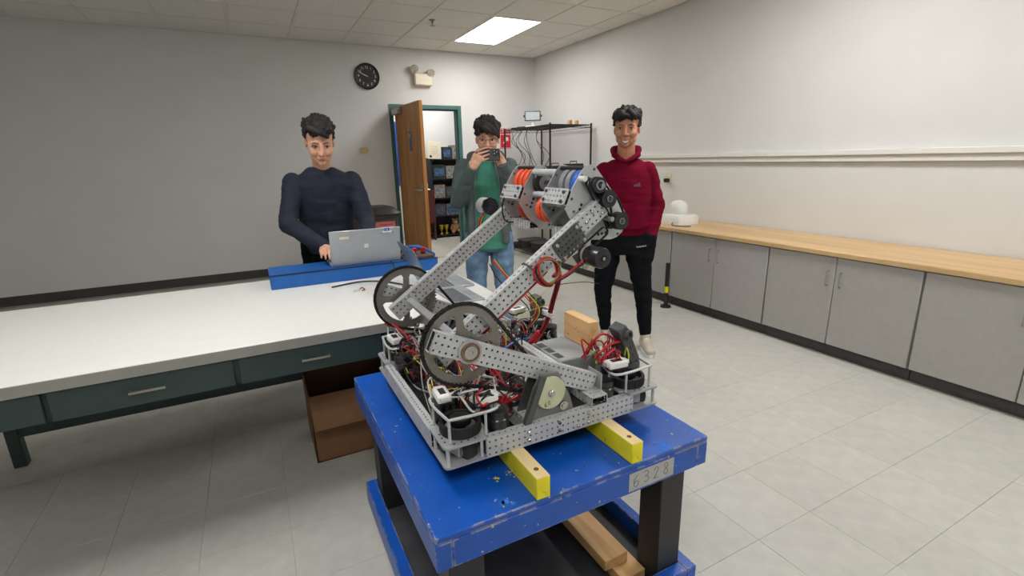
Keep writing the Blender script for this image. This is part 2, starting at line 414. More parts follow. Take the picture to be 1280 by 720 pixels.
# door frame and leaf
d1 = struct('door_1', MB().bb(DX0, DX0+.05, WY-.012, WY+WT+.012, 0, DZ).bb(DX1-.05, DX1, WY-.012, WY+WT+.012, 0, DZ).bb(DX0+.05, DX1-.05, WY-.012, WY+WT+.012, DZ-.05, DZ)
   .bb(DX0+.05, DX0+.066, WY+.05, WY+.066+.02, 0, DZ-.05).bb(DX1-.066, DX1-.05, WY+.05, WY+.086, 0, DZ-.05).bb(DX0+.066, DX1-.066, WY+.05, WY+.086, DZ-.066, DZ-.05), m_teal, label='teal painted steel door frame with an oak door standing open')
hx, hy = 1.825, WY-.03; fx_, fy_ = 1.868, 5.915
dv = Vector((fx_-hx, fy_-hy, 0)).normalized(); nv_ = Vector((-dv.y, dv.x, 0))   # points to +X-ish
LW = .915
Mdoor = Matrix((dv, nv_, Z)).transposed()
cD = Vector((hx, hy, 0))+dv*LW/2+nv_*.022
leaf = obj('door_leaf', MB().box(cD+Z*1.037, (LW, .044, 2.055), .002, Mdoor), m_oak, d1, 'oak veneer door leaf standing open')
fpos = Vector((hx, hy, 0))+dv*(LW-.07)
h = MB()
for sgn in (-1, 1):
    base = fpos+nv_*(.022+sgn*.0225)
    h.box(base+Z*1.0, (.045, .006, .20), .002, Mdoor).cyl(base+Z*1.03, base+Z*1.03+nv_*sgn*.05, .010).cyl(base+Z*1.03+nv_*sgn*.05, base+Z*1.03+nv_*sgn*.05-dv*.12, .009, .007).cyl(base+Z*.95, base+Z*.95+nv_*sgn*.012, .016)
obj('door_handle', h, m_steel, leaf, 'satin steel lever handle')
pl = obj('room_sign', MB().box(fpos+nv_*(-.003)-dv*.30+Z*1.62, (.09, .006, .24), .001, Mdoor), mat('sign_grey_blue', (96, 110, 140), .4), leaf, 'narrow blue-grey room number sign')
text('sign_number', '21', .075, m_white, leaf, fpos+nv_*(-.0075)-dv*.30+Z*1.68, frame(dv, Z))
cl = MB().box(Vector((hx, hy, 0))+dv*.16-nv_*.03+Z*2.0, (.26, .06, .075), .006, Mdoor).tube([Vector((hx, hy, 2.045))+dv*.26-nv_*.03, Vector((hx, hy, 2.05))+dv*.12-nv_*.10, (DX0+.10, WY-.03, 2.06)], .009, 6)
obj('door_closer', cl, m_steel, leaf, 'grey hydraulic door closer')

# room behind the doorway
BY = 8.95
struct('floor_hall', MB().bb(.9, 5.2, WY+.0, BY, -.06, -.002), mat('hall_floor', (186, 182, 172), .5, var=.04, scale=8))
struct('wall_hall', MB().bb(.9, 5.2, BY, BY+.1, 0, CZ).bb(.8, .9, WY+WT, BY, 0, CZ).bb(5.2, 5.3, WY+WT, BY, 0, CZ), m_wall)
struct('ceiling_hall', MB().bb(.8, 5.3, WY+WT, BY+.1, CZ, CZ+.1), m_grid)
t = thing('hall_light', 'ceiling light panel of the room beyond the door', 'light', (2.9, 8.0, CZ-.03))
obj('frame', MB().bb(2.55, 2.60, 7.4, 8.6, CZ-.03, CZ).bb(3.16, 3.21, 7.4, 8.6, CZ-.03, CZ).bb(2.6, 3.16, 7.4, 7.45, CZ-.03, CZ).bb(2.6, 3.16, 8.55, 8.6, CZ-.03, CZ), m_grid, t, smooth=0)
obj('diffuser', MB().bb(2.6, 3.16, 7.45, 8.55, CZ-.022, CZ-.012), m_panel, t, smooth=0)
# ================================================================== blue cart
m_blue = worn('cart_blue_paint', (8, 78, 172), (176, 168, 150), .36, fleck=.60)
m_blackp = mat('cart_black_paint', (38, 38, 40), .5, var=.15, scale=12)
m_mat = mat('black_rubber_mat', (60, 60, 63), .75, var=.25, scale=9, bump=.2, bscale=90)
CX0, CX1, CY0, CY1, CT = .242, 1.060, .853, 1.781, .600
cart = thing('wooden_cart', 'blue painted wooden cart with black legs and a lower shelf carrying the robot', 'cart', ((CX0+CX1)/2, (CY0+CY1)/2, 0))
obj('top_panel', MB().bb(CX0, CX1, CY0, CY1, CT-.016, CT, .0025), m_blue, cart)
zt, zb = CT-.0165, .512
obj('apron_board', MB().bb(CX0, CX0+.038, CY0, CY1, zb, zt, .002), m_blue, cart)
obj('apron_board', MB().bb(CX1-.038, CX1, CY0, CY1, zb, zt, .002), m_blue, cart)
obj('apron_board', MB().bb(CX0+.0385, CX1-.0385, CY0, CY0+.038, zb, zt, .002), m_blue, cart)
obj('apron_board', MB().bb(CX0+.0385, CX1-.0385, CY1-.038, CY1, zb, zt, .002), m_blue, cart)
lw = .089
for lx in (CX0+.0385, CX1-.0385-lw):
    for ly in (CY0+.0385, CY1-.0385-lw):
        obj('leg', MB().bb(lx, lx+lw, ly, ly+lw, .085, zt, .003), m_blackp, cart)
sz = .150
obj('shelf_board', MB().bb(CX0+.0385, CX1-.0385, CY0+.0385, CY1-.0385, .068, .085), m_blackp, cart)
obj('rubber_mat', MB().bb(CX0+.04, CX1-.04, CY0+.13, CY1-.13, .0855, .090, .001), m_mat, cart, 'black rubber mat lining the lower shelf')
for a in ((CX0, CX0+.038, CY0, CY1), (CX1-.038, CX1, CY0, CY1), (CX0+.0385, CX1-.0385, CY0, CY0+.038), (CX0+.0385, CX1-.0385, CY1-.038, CY1)):
    obj('shelf_rim', MB().bb(*a, .062, sz, .003), m_blue, cart)
m_rub = mat('caster_rubber', (60, 60, 62), .6)
for cx in (CX0+.09, CX1-.09):
    for cy in (CY0+.09, CY1-.09):
        obj('caster', MB().lathe([(.008, -.012), (.024, -.012), (.029, -.006), (.029, .006), (.024, .012), (.008, .012)], (cx, cy, .029), X, 20).bb(cx-.022, cx+.022, cy-.02, cy+.02, .058, .062).bb(cx-.019, cx-.015, cy-.012, cy+.012, .02, .06).bb(cx+.015, cx+.019, cy-.012, cy+.012, .02, .06), m_rub, cart)
lab = obj('tape_label', MB().bb(.772, .930, CY0-.0012, CY0-.0002, .520, .574), mat('duct_tape', (168, 168, 164), .5, var=.05, scale=40), cart, 'grey tape label with a handwritten number')
handwriting('handwritten_number', '6328', .036, mat('marker_ink', (48, 58, 66), .6), lab, (.785, CY0-.0010, .530), X, Z, .98, .0009)
# paint spots on the top
m_yf = mat('yellow_paint_fleck', (214, 200, 40), .5); m_bf = mat('wet_blue_paint', (18, 110, 214), .15, coat=1)
for (fx, fy, n, sp, m_, s_) in ((.452, .975, 9, .010, m_yf, .0035), (.478, .985, 6, .008, m_yf, .003), (.425, .882, 6, .008, m_bf, .010), (.436, .878, 4, .012, m_yf, .003), (.90, .875, 7, .012, m_bf, .010), (.92, .89, 5, .01, m_bf, .007)):
    b = MB()
    for k in range(n):
        x, y = fx+random.gauss(0, sp), max(CY0+.006, fy+random.gauss(0, sp*.6)); r = s_*random.uniform(.5, 1.2)
        b.prism([(r*math.cos(a)*random.uniform(.6, 1.2), r*math.sin(a)*random.uniform(.5, 1)) for a in [q*math.pi/4 for q in range(8)]], (x, y, CT+.0002*(k % 3)), X, Y, .0005)
    o_ = obj('paint_spot', b, m_, cart); o_['kind'] = 'stuff'

# yellow support blocks (2x3 lumber, painted sides, bare top)
def yellow_mat():
    m = mat('yellow_block_paint', (226, 214, 22), .5, var=.08, scale=14)
    N = m.node_tree.nodes; L = m.node_tree.links; b = N['Principled BSDF']; src = b.inputs['Base Color'].links[0].from_socket
    tc = N.new('ShaderNodeTexCoord'); sp = N.new('ShaderNodeSeparateXYZ'); L.new(tc.outputs['Normal'], sp.inputs[0])
    gt = N.new('ShaderNodeMath'); gt.operation = 'GREATER_THAN'; gt.inputs[1].default_value = .6; L.new(sp.outputs[2], gt.inputs[0])
    mp = N.new('ShaderNodeMapping'); mp.inputs['Scale'].default_value = (60, 4, 60); L.new(tc.outputs['Object'], mp.inputs[0])
    nz = N.new('ShaderNodeTexNoise'); nz.inputs['Scale'].default_value = 1.5; nz.inputs['Detail'].default_value = 6; L.new(mp.outputs[0], nz.inputs['Vector'])
    cr = N.new('ShaderNodeValToRGB'); cr.color_ramp.elements[0].color = (*srgb((196, 166, 112)), 1); cr.color_ramp.elements[1].color = (*srgb((232, 212, 166)), 1); L.new(nz.outputs[0], cr.inputs[0])
    n2 = N.new('ShaderNodeTexNoise'); n2.inputs['Scale'].default_value = 45; n2.inputs['Detail'].default_value = 4; L.new(tc.outputs['Object'], n2.inputs['Vector'])
    m3 = N.new('ShaderNodeMapRange'); m3.inputs[1].default_value = .68; m3.inputs[2].default_value = .72; L.new(n2.outputs[0], m3.inputs[0])
    mz = N.new('ShaderNodeMix'); mz.data_type = 'RGBA'; L.new(m3.outputs[0], mz.inputs[0]); L.new(src, mz.inputs[6]); mz.inputs[7].default_value = (*srgb((120, 105, 30)), 1)
    mix = N.new('ShaderNodeMix'); mix.data_type = 'RGBA'; L.new(gt.outputs[0], mix.inputs[0]); L.new(mz.outputs[2], mix.inputs[6]); L.new(cr.outputs[0], mix.inputs[7]); L.new(mix.outputs[2], b.inputs['Base Color']); return m
m_yel = yellow_mat(); m_hole = mat('drilled_hole', (92, 70, 44), .9)
for x0, lab in ((.493, 'yellow painted wood rail under the robot nearer the left cart corner, beside paint flecks'), (.779, 'yellow painted wood rail under the robot nearer the number label')):
    t = thing('support_block', lab, 'wood block', (x0+.0185, 1.28, CT+.0005))
    obj('block', MB().bb(x0, x0+.037, CY0, CY0+.84, CT+.0005, .6595, .002), m_yel, t)
    obj('drilled_hole', MB().cyl((x0+.0185, CY0+.035, .6590), (x0+.0185, CY0+.035, .6598), .0065), m_hole, t)
m_pine = wood('bare_pine', (196, 150, 96), (226, 186, 132), 5, 'Y', .6)
solo('lumber_offcut', MB().bb(.840, .929, .935, 1.36, .0905, .1285, .002), m_pine, 'bare pine board offcut lying flat on the cart lower shelf, under another board', 'wood board')
solo('lumber_offcut', MB().bb(.810, .899, .985, 1.45, .1288, .1668, .002), m_pine, 'bare pine board offcut with nail holes stacked on another board on the lower shelf', 'wood board')
# ================================================================== robot
m_al = mat('aluminium', (190, 192, 194), .45, .28, var=.05, scale=30)
m_al2 = mat('aluminium_sheet', (174, 176, 178), .38, .45, var=.06, scale=20)
m_sprk = mat('sprocket_steel', (132, 128, 122), .42, .6, var=.08, scale=25)
m_chain = mat('oiled_chain', (44, 42, 40), .42, .6, var=.2, scale=120)
m_gun = mat('gunmetal_plate', (92, 94, 94), .4, .5, var=.05)
m_mot = mat('motor_black', (26, 26, 28), .32, var=.05, coat=.3)
m_blk2 = mat('belt_black', (30, 30, 31), .6, var=.1, bump=.3, bscale=300)
m_boxg = mat('grey_enclosure', (150, 155, 156), .5, var=.03)
m_prt = mat('printed_grey_plastic', (72, 74, 78), .55, var=.05, bump=.3, bscale=250, stretch=(1, 1, 8))
m_red = mat('wire_red', (176, 26, 38), .4, var=.08); m_wblk = mat('wire_black', (22, 22, 24), .45)
m_wwht = mat('wire_white', (206, 206, 204), .45); m_wyel = mat('wire_yellow', (196, 200, 58), .45); m_wgrn = mat('wire_green', (84, 150, 60), .45)
m_wblu = mat('wire_blue', (40, 96, 170), .45); m_grey_w = mat('wire_grey', (132, 132, 134), .45)
m_ora = mat('orange_wheel', (232, 82, 40), .5, var=.05); m_blw = mat('blue_wheel', (36, 96, 196), .45, var=.05); m_gyw = mat('grey_wheel', (128, 132, 140), .5, var=.05)
m_navy = mat('navy_hub', (26, 34, 74), .45); m_cop = mat('bronze_bearing', (134, 104, 84), .4, .6)
m_resin = mat('pale_resin_gear', (196, 198, 164), .4, var=.05); m_ink = mat('ink_black', (30, 30, 30), .6)
m_steelb = mat('bolt_steel', (186, 184, 180), .25, .9, var=.03)
RX0, RX1, RY0, RY1, RZ = .318, .991, .984, 1.680, .660
YM = (RY0+RY1)/2
rob = thing('competition_robot', 'wheeled aluminium robot with two raised arms, chain sprockets and an orange and blue roller head', 'robot', ((RX0+RX1)/2, YM, RZ))
def rp(name, mb, m, label=None, parent=None, smooth=40): return obj(name, mb, m, parent or rob, label, smooth)
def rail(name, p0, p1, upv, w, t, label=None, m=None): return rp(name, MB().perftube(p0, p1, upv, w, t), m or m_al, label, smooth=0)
RH = .052; zc = RZ+RH/2
rail('frame_rail', (.427, RY0+.013, zc), (.893, RY0+.013, zc), Z, RH, .026)
rail('frame_rail', (.427, RY1-.013, zc), (.893, RY1-.013, zc), Z, RH, .026)
rail('frame_rail', (RX0+.013, RY0+.11, zc), (RX0+.013, RY1-.11, zc), Z, RH, .026)
rail('frame_rail', (RX1-.013, RY0+.11, zc), (RX1-.013, RY1-.11, zc), Z, RH, .026)
rail('cross_tube', (.740, RY0+.105, .752), (.740, RY1-.105, .752), Z, .050, .030)
for yy in (RY0+.125, RY1-.125): rp('tube_riser', MB().bb(.730, .750, yy-.012, yy+.012, RZ+.007, .727), m_al, smooth=0)
rail('cross_tube', (.560, RY0+.028, .700), (.560, RY1-.028, .700), Z, .050, .026)
rp('belly_pan', MB().bb(.43, .89, RY0+.027, RY1-.027, RZ+.001, RZ+.006).bb(RX0+.027, .43, RY0+.11, RY1-.11, RZ+.001, RZ+.006).bb(.89, RX1-.027, RY0+.11, RY1-.11, RZ+.001, RZ+.006), m_black, smooth=0)
# ---- corner drive modules
def module(sx, sy, idx):
    ox, oy = (RX0 if sx > 0 else RX1), (RY0 if sy > 0 else RY1)
    def P(x, y, z): return (ox+sx*x, oy+sy*y, z)
    S = .110
    def plate(z0, z1):
        r = .012; pts = [(r, 0), (S, 0), (S, .026), (.128, .030), (.128, .128), (.030, .128), (.026, S), (0, S), (0, r), (r*.3, r*.3)]
        pts = [(x, y) for x, y in pts]
        b = MB(); n = len(pts); vs = [P(x, y, z) for z in (z0, z1) for x, y in pts]
        fs = [tuple(range(n))[::-1], tuple(range(n, 2*n))]+[(i, (i+1) % n, (i+1) % n+n, i+n) for i in range(n)]
        return b.add(vs, fs)
    zt = RZ+RH+.001
    mod = rp('drive_module', plate(zt, zt+.006), m_al2, 'aluminium corner plate of a swivelling drive module', smooth=0)
    q = lambda nm, mb, m, sm=40: obj(nm, mb, m, mod, None, sm)
    q('bottom_plate', plate(RZ, RZ+.005), m_al2, 0)
    for x, y in ((.012, .012), (.10, .010), (.010, .10)): q('standoff', MB().cyl(P(x, y, RZ+.005), P(x, y, zt), .0045, n=10), m_al)
    for x, y in ((.030, .012), (.048, .012), (.066, .012), (.084, .012), (.012, .03), (.012, .05), (.012, .07)):
        q('screw_hole', MB().cyl(P(x, y, zt+.0061), P(x, y, zt+.0067), .0028, n=8), m_black)
    c = (.068, .068)
    wd = (Vector((1, .35, 0)) if idx % 2 == 0 else Vector((.5, 1, 0))).normalized()
    wc = Vector(P(c[0]-.005, c[1]-.012, RZ+.022))
    whl = q('drive_wheel', MB().lathe([(.016, -.018), (.040, -.018), (.046, -.014), (.048, 0), (.046, .014), (.040, .018), (.016, .018)], wc, wd, 28), m_blk2)
    hub = MB(); hub.lathe([(.004, -.021), (.020, -.021), (.030, -.017), (.030, .017), (.020, .021), (.004, .021)], wc, wd, 16)
    obj('wheel_hub', hub, m_al2, mod)
    fk = Vector((-wd.y, wd.x, 0))
    for e in (-1, 1): q('fork', MB().box(wc+wd*.026*e+Z*.008, (.006, .05, .045), .004, Matrix((wd, fk, Z)).transposed()), m_al2)
    # turning pulley with ribbed belt and inner bearing
    pc = P(c[0], c[1], zt+.006)
    q('turn_pulley', MB().ring(pc, Z, .045, .052, .028, 40), m_blk2)
    rb = MB()
    for k in range(44):
        a = 2*math.pi*k/44; rb.box(Vector(pc)+Vector((math.cos(a)*.0522, math.sin(a)*.0522, .014)), (.0024, .0036, .022), 0, Matrix.Rotation(a, 3, 'Z'))
    o_ = q('pulley_ribs', rb, m_blk2, 0)
    q('bearing', MB().ring(pc, Z, .018, .041, .010, 32), m_al2)
    gr = MB()
    for k in range(26):
        a = 2*math.pi*k/26; gr.box(Vector(pc)+Vector((math.cos(a)*.026, math.sin(a)*.026, .028)), (.006, .003, .014), 0, Matrix.Rotation(a, 3, 'Z'))
    gr.lathe([(.004, .020), (.025, .020), (.025, .036), (.004, .036)], pc, Z, 26)
    q('gear', gr, m_black, 30)
    # upper rod frame on standoffs
    zu = RZ+.121
    loop = [P(.020, .018, zu), P(.105, .012, zu), P(.150, .020, zu), P(.150, .060, zu), P(.120, .125, zu), P(.060, .150, zu), P(.020, .150, zu), P(.012, .10, zu)]
    loop = bez(loop+[loop[0]], 5)[:-1]
    q('upper_frame', MB().tube(loop, .0040, 6, closed=True), m_al)
    for x, y in ((.022, .020), (.115, .014), (.016, .120), (.148, .05)): q('standoff', MB().cyl(P(x, y, zt+.006), P(x, y, zu), .0036, n=10), m_al)
    # motors
    for x, y in ((.165, .052), (.052, .165)):
        mz = RZ+.008 if True else 0
        q('motor', MB().lathe([(.006, 0), (.028, 0), (.029, .004), (.029, .030), (.026, .033), (.026, .038), (.029, .040), (.029, .054), (.018, .058), (.004, .058)], P(x, y, RZ+.045), Z, 24), m_mot)
    # white motor controllers lying on the rods
    for k, (x, y, ang) in enumerate(((.128, .045, .12), (.040, .115, 1.5))):
        a = ang*sx*sy; Mr = Matrix.Rotation(a, 3, 'Z')
        cc = Vector(P(x, y, zu+.020))
        cb = q('motor_controller', MB().box(cc, (.062, .036, .020), .003, Mr), m_white)
        q('controller_label', MB().box(cc+Z*.0104, (.034, .016, .0008), 0, Mr), m_black, 0)
        q('controller_base', MB().box(cc-Z*.0115, (.058, .032, .006), 0, Mr), m_black, 0)
        for e in (-1, 1): q('terminal', MB().box(cc+Mr@Vector((e*.033, 0, .004)), (.008, .026, .010), .001, Mr), m_wwht, 0)
for i, (sx, sy) in enumerate(((1, 1), (-1, 1), (1, -1), (-1, -1))): module(sx, sy, i)

# ---- sprockets, chains, arms and struts
PV = Vector((.411, 0, .937)); AD = Vector((math.cos(R(35.1)), 0, math.sin(R(35.1)))); AN = Vector((-AD.z, 0, AD.x))
SM = Vector((.622, 0, .783)); RB, RS = .104, .027
def sprocket(yc, ph):
    nt = 60; seg = nt*4
    tooth = lambda k: RB-.004+(.0045 if k % 4 in (1, 2) else -.001)
    radii = [.008, .030, .037, .042, .047, .052, .057, .062, .067, .072, .077, .081, RB-.008, tooth]
    def keep(i, a):
        if i in (0, 1, 11, 12): return True
        da = min(abs((a-ph-q*math.pi/2+math.pi) % (2*math.pi)-math.pi) for q in range(4))
        rm = (radii[i]+radii[i+1])/2; ww = .0095+(.004 if i in (2, 10) else .0015 if i in (3, 9) else 0); return da < math.asin(ww/rm)
    b = MB().polar((PV.x, yc-.003, PV.z), X, Z, radii, seg, keep, -.006)
    s = rp('sprocket', b, m_sprk, smooth=30)
    sm = MB().polar((SM.x, yc-.003, SM.z), X, Z, [.005, .020, lambda k: RS-.002+(.003 if k % 4 in (1, 2) else -.002)], 64, lambda i, a: True, -.006)
    rp('drive_sprocket', sm, m_sprk, smooth=30)
    dd = SM-PV; d = Vector((dd.x, 0, dd.z)).length; th = math.atan2(dd.z, dd.x); al = math.acos((RB-RS)/d)
    pts = []
    a0, a1 = th+al, th-al+2*math.pi; n1 = 60
    for k in range(n1+1): a = a0+(a1-a0)*k/n1; pts.append(Vector((PV.x+math.cos(a)*(RB+.001), yc, PV.z+math.sin(a)*(RB+.001))))
    a0, a1 = th-al, th+al
    for k in range(13): a = a0+(a1-a0)*k/12; pts.append(Vector((SM.x+math.cos(a)*RS, yc, SM.z+math.sin(a)*RS)))
    pts.append(pts[0]); out = [pts[0]]; step = .0095; acc = 0
    for i in range(len(pts)-1):
        sg = pts[i+1]-pts[i]; l = sg.length; t_ = step-acc
        while t_ <= l: out.append(pts[i]+sg*(t_/l)); t_ += step
        acc = (acc+l) % step
    ch = MB()
    for i in range(len(out)-1):
        a, b_ = out[i], out[i+1]; t_ = (b_-a).normalized(); n_ = Y.cross(t_); M = Matrix((t_, Y, n_)).transposed(); c = (a+b_)/2
        w_ = .0105 if i % 2 else .0075
        for k in (-1, 1): ch.box(c+Y*k*w_/2, (.0125, .0013, .0078), .0012, M)
        ch.cyl(a-Y*w_/2, a+Y*w_/2, .0030, n=6)
    rp('roller_chain', ch, m_chain, smooth=30)
def arm(yc, side):
    """yc centre of the tube, side -1 faces the cart's open front"""
    rail('arm_tube', PV-AD*.066+Y*yc, PV+AD*.540+Y*yc, AN, .051, .026)
    for s_, n_ in ((.005, .014), (.005, -.014), (.030, .014), (.055, -.014), (.085, .014), (.50, .012), (.525, -.012), (.47, 0)):
        p = PV+AD*s_+AN*n_+Y*(yc-.0135); rp('bolt', MB().lathe([(.0055, 0), (.0055, .003), (.003, .005)], p, -Y, 6), m_steelb, smooth=0)
def strut(yc, yface):
    a = Vector((.322, yc, .973)); b_ = Vector((.787, yc, .757)); d = (b_-a).normalized(); n_ = Vector((-d.z, 0, d.x))
    rail('support_strut', a, b_, n_, .053, .026)
    hp = Vector((.412, yface, .932))
    rp('bearing_boss', MB().lathe([(.006, 0), (.031, 0), (.031, .003), (.026, .004), (.006, .004)], hp, -Y, 32), m_al2)
    rp('bearing_ring', MB().ring(hp-Y*.004, -Y, .0200, .0245, .004, 32), m_cop, 'bronze bearing ring')
    rp('axle_cap', MB().lathe([(.002, 0), (.017, 0), (.017, .006), (.006, .007), (.005, .004), (.002, .004)], hp-Y*.004, -Y, 24), m_steelb)
for sgn in (-1, 1):
    y_ = lambda v: YM-.012+sgn*v      # mirrored about the middle
    yc = 1.32
    arm(yc+sgn*.217, sgn); sprocket(yc+sgn*.250, .10 if sgn < 0 else -.05)
    strut(yc+sgn*.2775, yc+sgn*.2775-.0135)
    rail('strut_foot', (.772, yc+sgn*.335, .7125+.0145), (.772, yc+sgn*.235, .7125+.0145), Z, .028, .054)
    rp('strut_plate', MB().bb(.797, .801, yc+sgn*.2775-.03, yc+sgn*.2775+.03, .714, .790), m_al2, smooth=0)
    # drive gearbox
    gy = yc+sgn*.312
    poly = [(.545, .714), (.700, .714), (.690, .752), (.652, .832), (.598, .838), (.575, .80)]
    rp('gearbox_plate', MB().prism(poly, (0, gy, 0), X, Z, -.005), mat('gearbox_grey', (126, 127, 127), .4, .4), smooth=0)
    rp('gearbox_strut', MB().prism([(.540, .714), (.560, .714), (.606, .832), (.590, .838)], (0, gy-.016, 0), X, Z, -.012), m_gun, smooth=0)
    rp('gearbox_plate', MB().prism(poly, (0, gy-sgn*.04, 0), X, Z, -.005), m_gun, smooth=0)
    rp('shaft', MB().cyl((SM.x, gy+sgn*.02, SM.z), (SM.x, yc+sgn*.235, SM.z), .0065, n=6), m_steelb)
    nt = 60; seg = nt*4
    g = MB().polar((SM.x, gy-.012, SM.z), X, Z, [.008, .030, .040, lambda k: .0425+(.0024 if k % 4 in (1, 2) else 0)], seg, lambda i, a: True, -.008)
    gear = rp('ring_gear', g, m_resin, 'pale resin gear with a handwritten tooth count')
    if sgn < 0: handwriting('tooth_count', '60', .013, m_ink, gear, (SM.x-.020, gy-.0125, SM.z-.036), (1, 0, .2), (-.2, 0, 1), .9, .0006)
    rp('gear_nut', MB().lathe([(.0095, 0), (.0095, .004), (.006, .007), (.006, .003), (.003, .003)], (SM.x, gy-.012, SM.z), -Y, 16), m_steelb)
    rp('idler', MB().lathe([(.0125, 0), (.0125, .006), (.007, .006), (.007, .010), (.003, .010)], (.664, gy-.004, .735), -Y, 20), m_steelb)
    rp('drive_motor', MB().lathe([(.02, 0), (.028, .004), (.028, .08), (.02, .085)], (.62, yc+sgn*.215, .735), Y*-sgn, 20), m_mot)
    for z_ in (.676, .698): rp('bolt', MB().lathe([(.005, 0), (.005, .004), (.003, .006)], (.640, RY0, z_), -Y, 6), m_steelb, smooth=0)
rp('pivot_axle', MB().cyl((PV.x, 1.03, PV.z), (PV.x, 1.61, PV.z), .0125, n=6), m_al2, smooth=0)
for bx_, bz_ in ((.545, .676), (.545, .698), (.70, .672), (.735, .700), (.735, .674)): rp('bolt', MB().lathe([(.005, 0), (.005, .004), (.003, .006)], (bx_, RY0, bz_), -Y, 6), m_steelb, smooth=0)
# ---- roller head between the arms
OUT = [(.748, 1.242), (.772, 1.30), (.798, 1.340), (.812, 1.354), (.828, 1.359), (.846, 1.354), (.90, 1.292), (.953, 1.226), (.960, 1.205), (.959, 1.186), (.946, 1.163), (.928, 1.151), (.906, 1.146), (.829, 1.152), (.790, 1.185), (.765, 1.2137)]
YA, YB, YC, YD = 1.124, 1.252, 1.388, 1.516
for yy in (YA, YB, YC, YD):
    pl_ = rp('head_plate', MB().prism(OUT, (0, yy-.002, 0), X, Z, -.004), m_al if yy in (YA, YD) else m_al2, smooth=0)
    for (hx_, hz_) in ((.800, 1.252), (.795, 1.240), (.790, 1.228), (.86, 1.165), (.873, 1.166), (.887, 1.167)):
        obj('slot_hole', MB().cyl((hx_, yy-.0024, hz_), (hx_, yy-.0021, hz_), .0045, n=10), m_black, pl_)
    for (hx_, hz_) in ((.842, 1.346), (.80, 1.33), (.768, 1.27), (.95, 1.19), (.93, 1.16), (.775, 1.235)):
        obj('bolt', MB().lathe([(.004, 0), (.004, .002), (.002, .003)], (hx_, yy-.002, hz_), -Y, 6), m_gun, pl_, smooth=0)
bd = (Vector((.748, 0, 1.242))-Vector((.782, 0, 1.318))).normalized()
def bracket(y0, y1):
    top = Vector((.769, 0, 1.296)); c = top+bd*.025; nrm = Vector((bd.z, 0, -bd.x)); nrm = nrm if nrm.x < 0 else -nrm
    o_ = rail('cross_bracket', Vector((c.x, y0, c.z))-nrm*.008, Vector((c.x, y1, c.z))-nrm*.008, bd, .046, .030)
    for yy in (y0+.015, y1-.015):
        for k in (-.012, .014): rp('bolt', MB().lathe([(.005, 0), (.005, .004), (.003, .006)], Vector((c.x, yy, c.z))+nrm*.0075+bd*k, nrm, 6), m_gun, smooth=0)
bracket(YA+.003, YB-.004); bracket(YC+.003, YD-.004)
rail('lower_channel', (.806, YC+.003, 1.168), (.806, YD-.004, 1.168), Z, .026, .040); rail('lower_channel', (.806, YA+.003, 1.168), (.806, YB-.004, 1.168), Z, .026, .040)
def wheel(yy, c, r, w_, m, mh, name='roller_wheel'):
    o_ = rp(name, MB().lathe([(r*.55, -w_/2), (r*.95, -w_/2), (r, -w_/2+.003), (r, w_/2-.003), (r*.95, w_/2), (r*.55, w_/2)], (c[0], yy, c[1]), Y, 32), m)
    obj('hub', MB().lathe([(.008, -w_/2-.001), (r*.56, -w_/2-.001), (r*.56, w_/2+.001), (.008, w_/2+.001)], (c[0], yy, c[1]), Y, 20), mh, o_)
UC = (.834, 1.303); LC = (.868, 1.212); LO = (.826, 1.222)
for yy, m_, mh in ((1.150, m_blw, m_navy), (1.180, m_gyw, m_navy), (1.212, m_gyw, m_navy), (1.425, m_ora, m_navy), (1.455, m_ora, m_black), (1.486, m_ora, m_black)): wheel(yy, UC, .046, .021, m_, mh)
wheel(1.372, UC, .042, .016, m_black, m_gyw)
for yy in (1.275, 1.308, 1.341, 1.425, 1.46): wheel(yy, LO, .041, .021, m_ora, m_black)
for yy in (1.15, 1.19, 1.22): wheel(yy, LC, .036, .021, m_black, m_gyw)
rp('hex_axle', MB().cyl((UC[0], 1.07, UC[1]), (UC[0], 1.57, UC[1]), .0075, n=6), m_steelb, smooth=0)
rp('hex_axle', MB().cyl((LC[0], 1.07, LC[1]), (LC[0], 1.57, LC[1]), .0075, n=6), m_steelb, smooth=0)
rp('spacer_tube', MB().cyl((.808, YB, 1.336), (.808, YC, 1.336), .011), m_al); rp('spacer_tube', MB().cyl((.806, YB, 1.268), (.806, YC, 1.268), .010), m_al)
rp('spacer_tube', MB().cyl((.820, YA, 1.349), (.820, YB, 1.349), .0065), m_black); rp('spacer_tube', MB().cyl((.820, YC, 1.349), (.820, YD, 1.349), .0065), m_black)
rp('axle_spacer', MB().cyl((.795, YA-.002, 1.323), (.795, 1.098, 1.323), .0075), m_white)
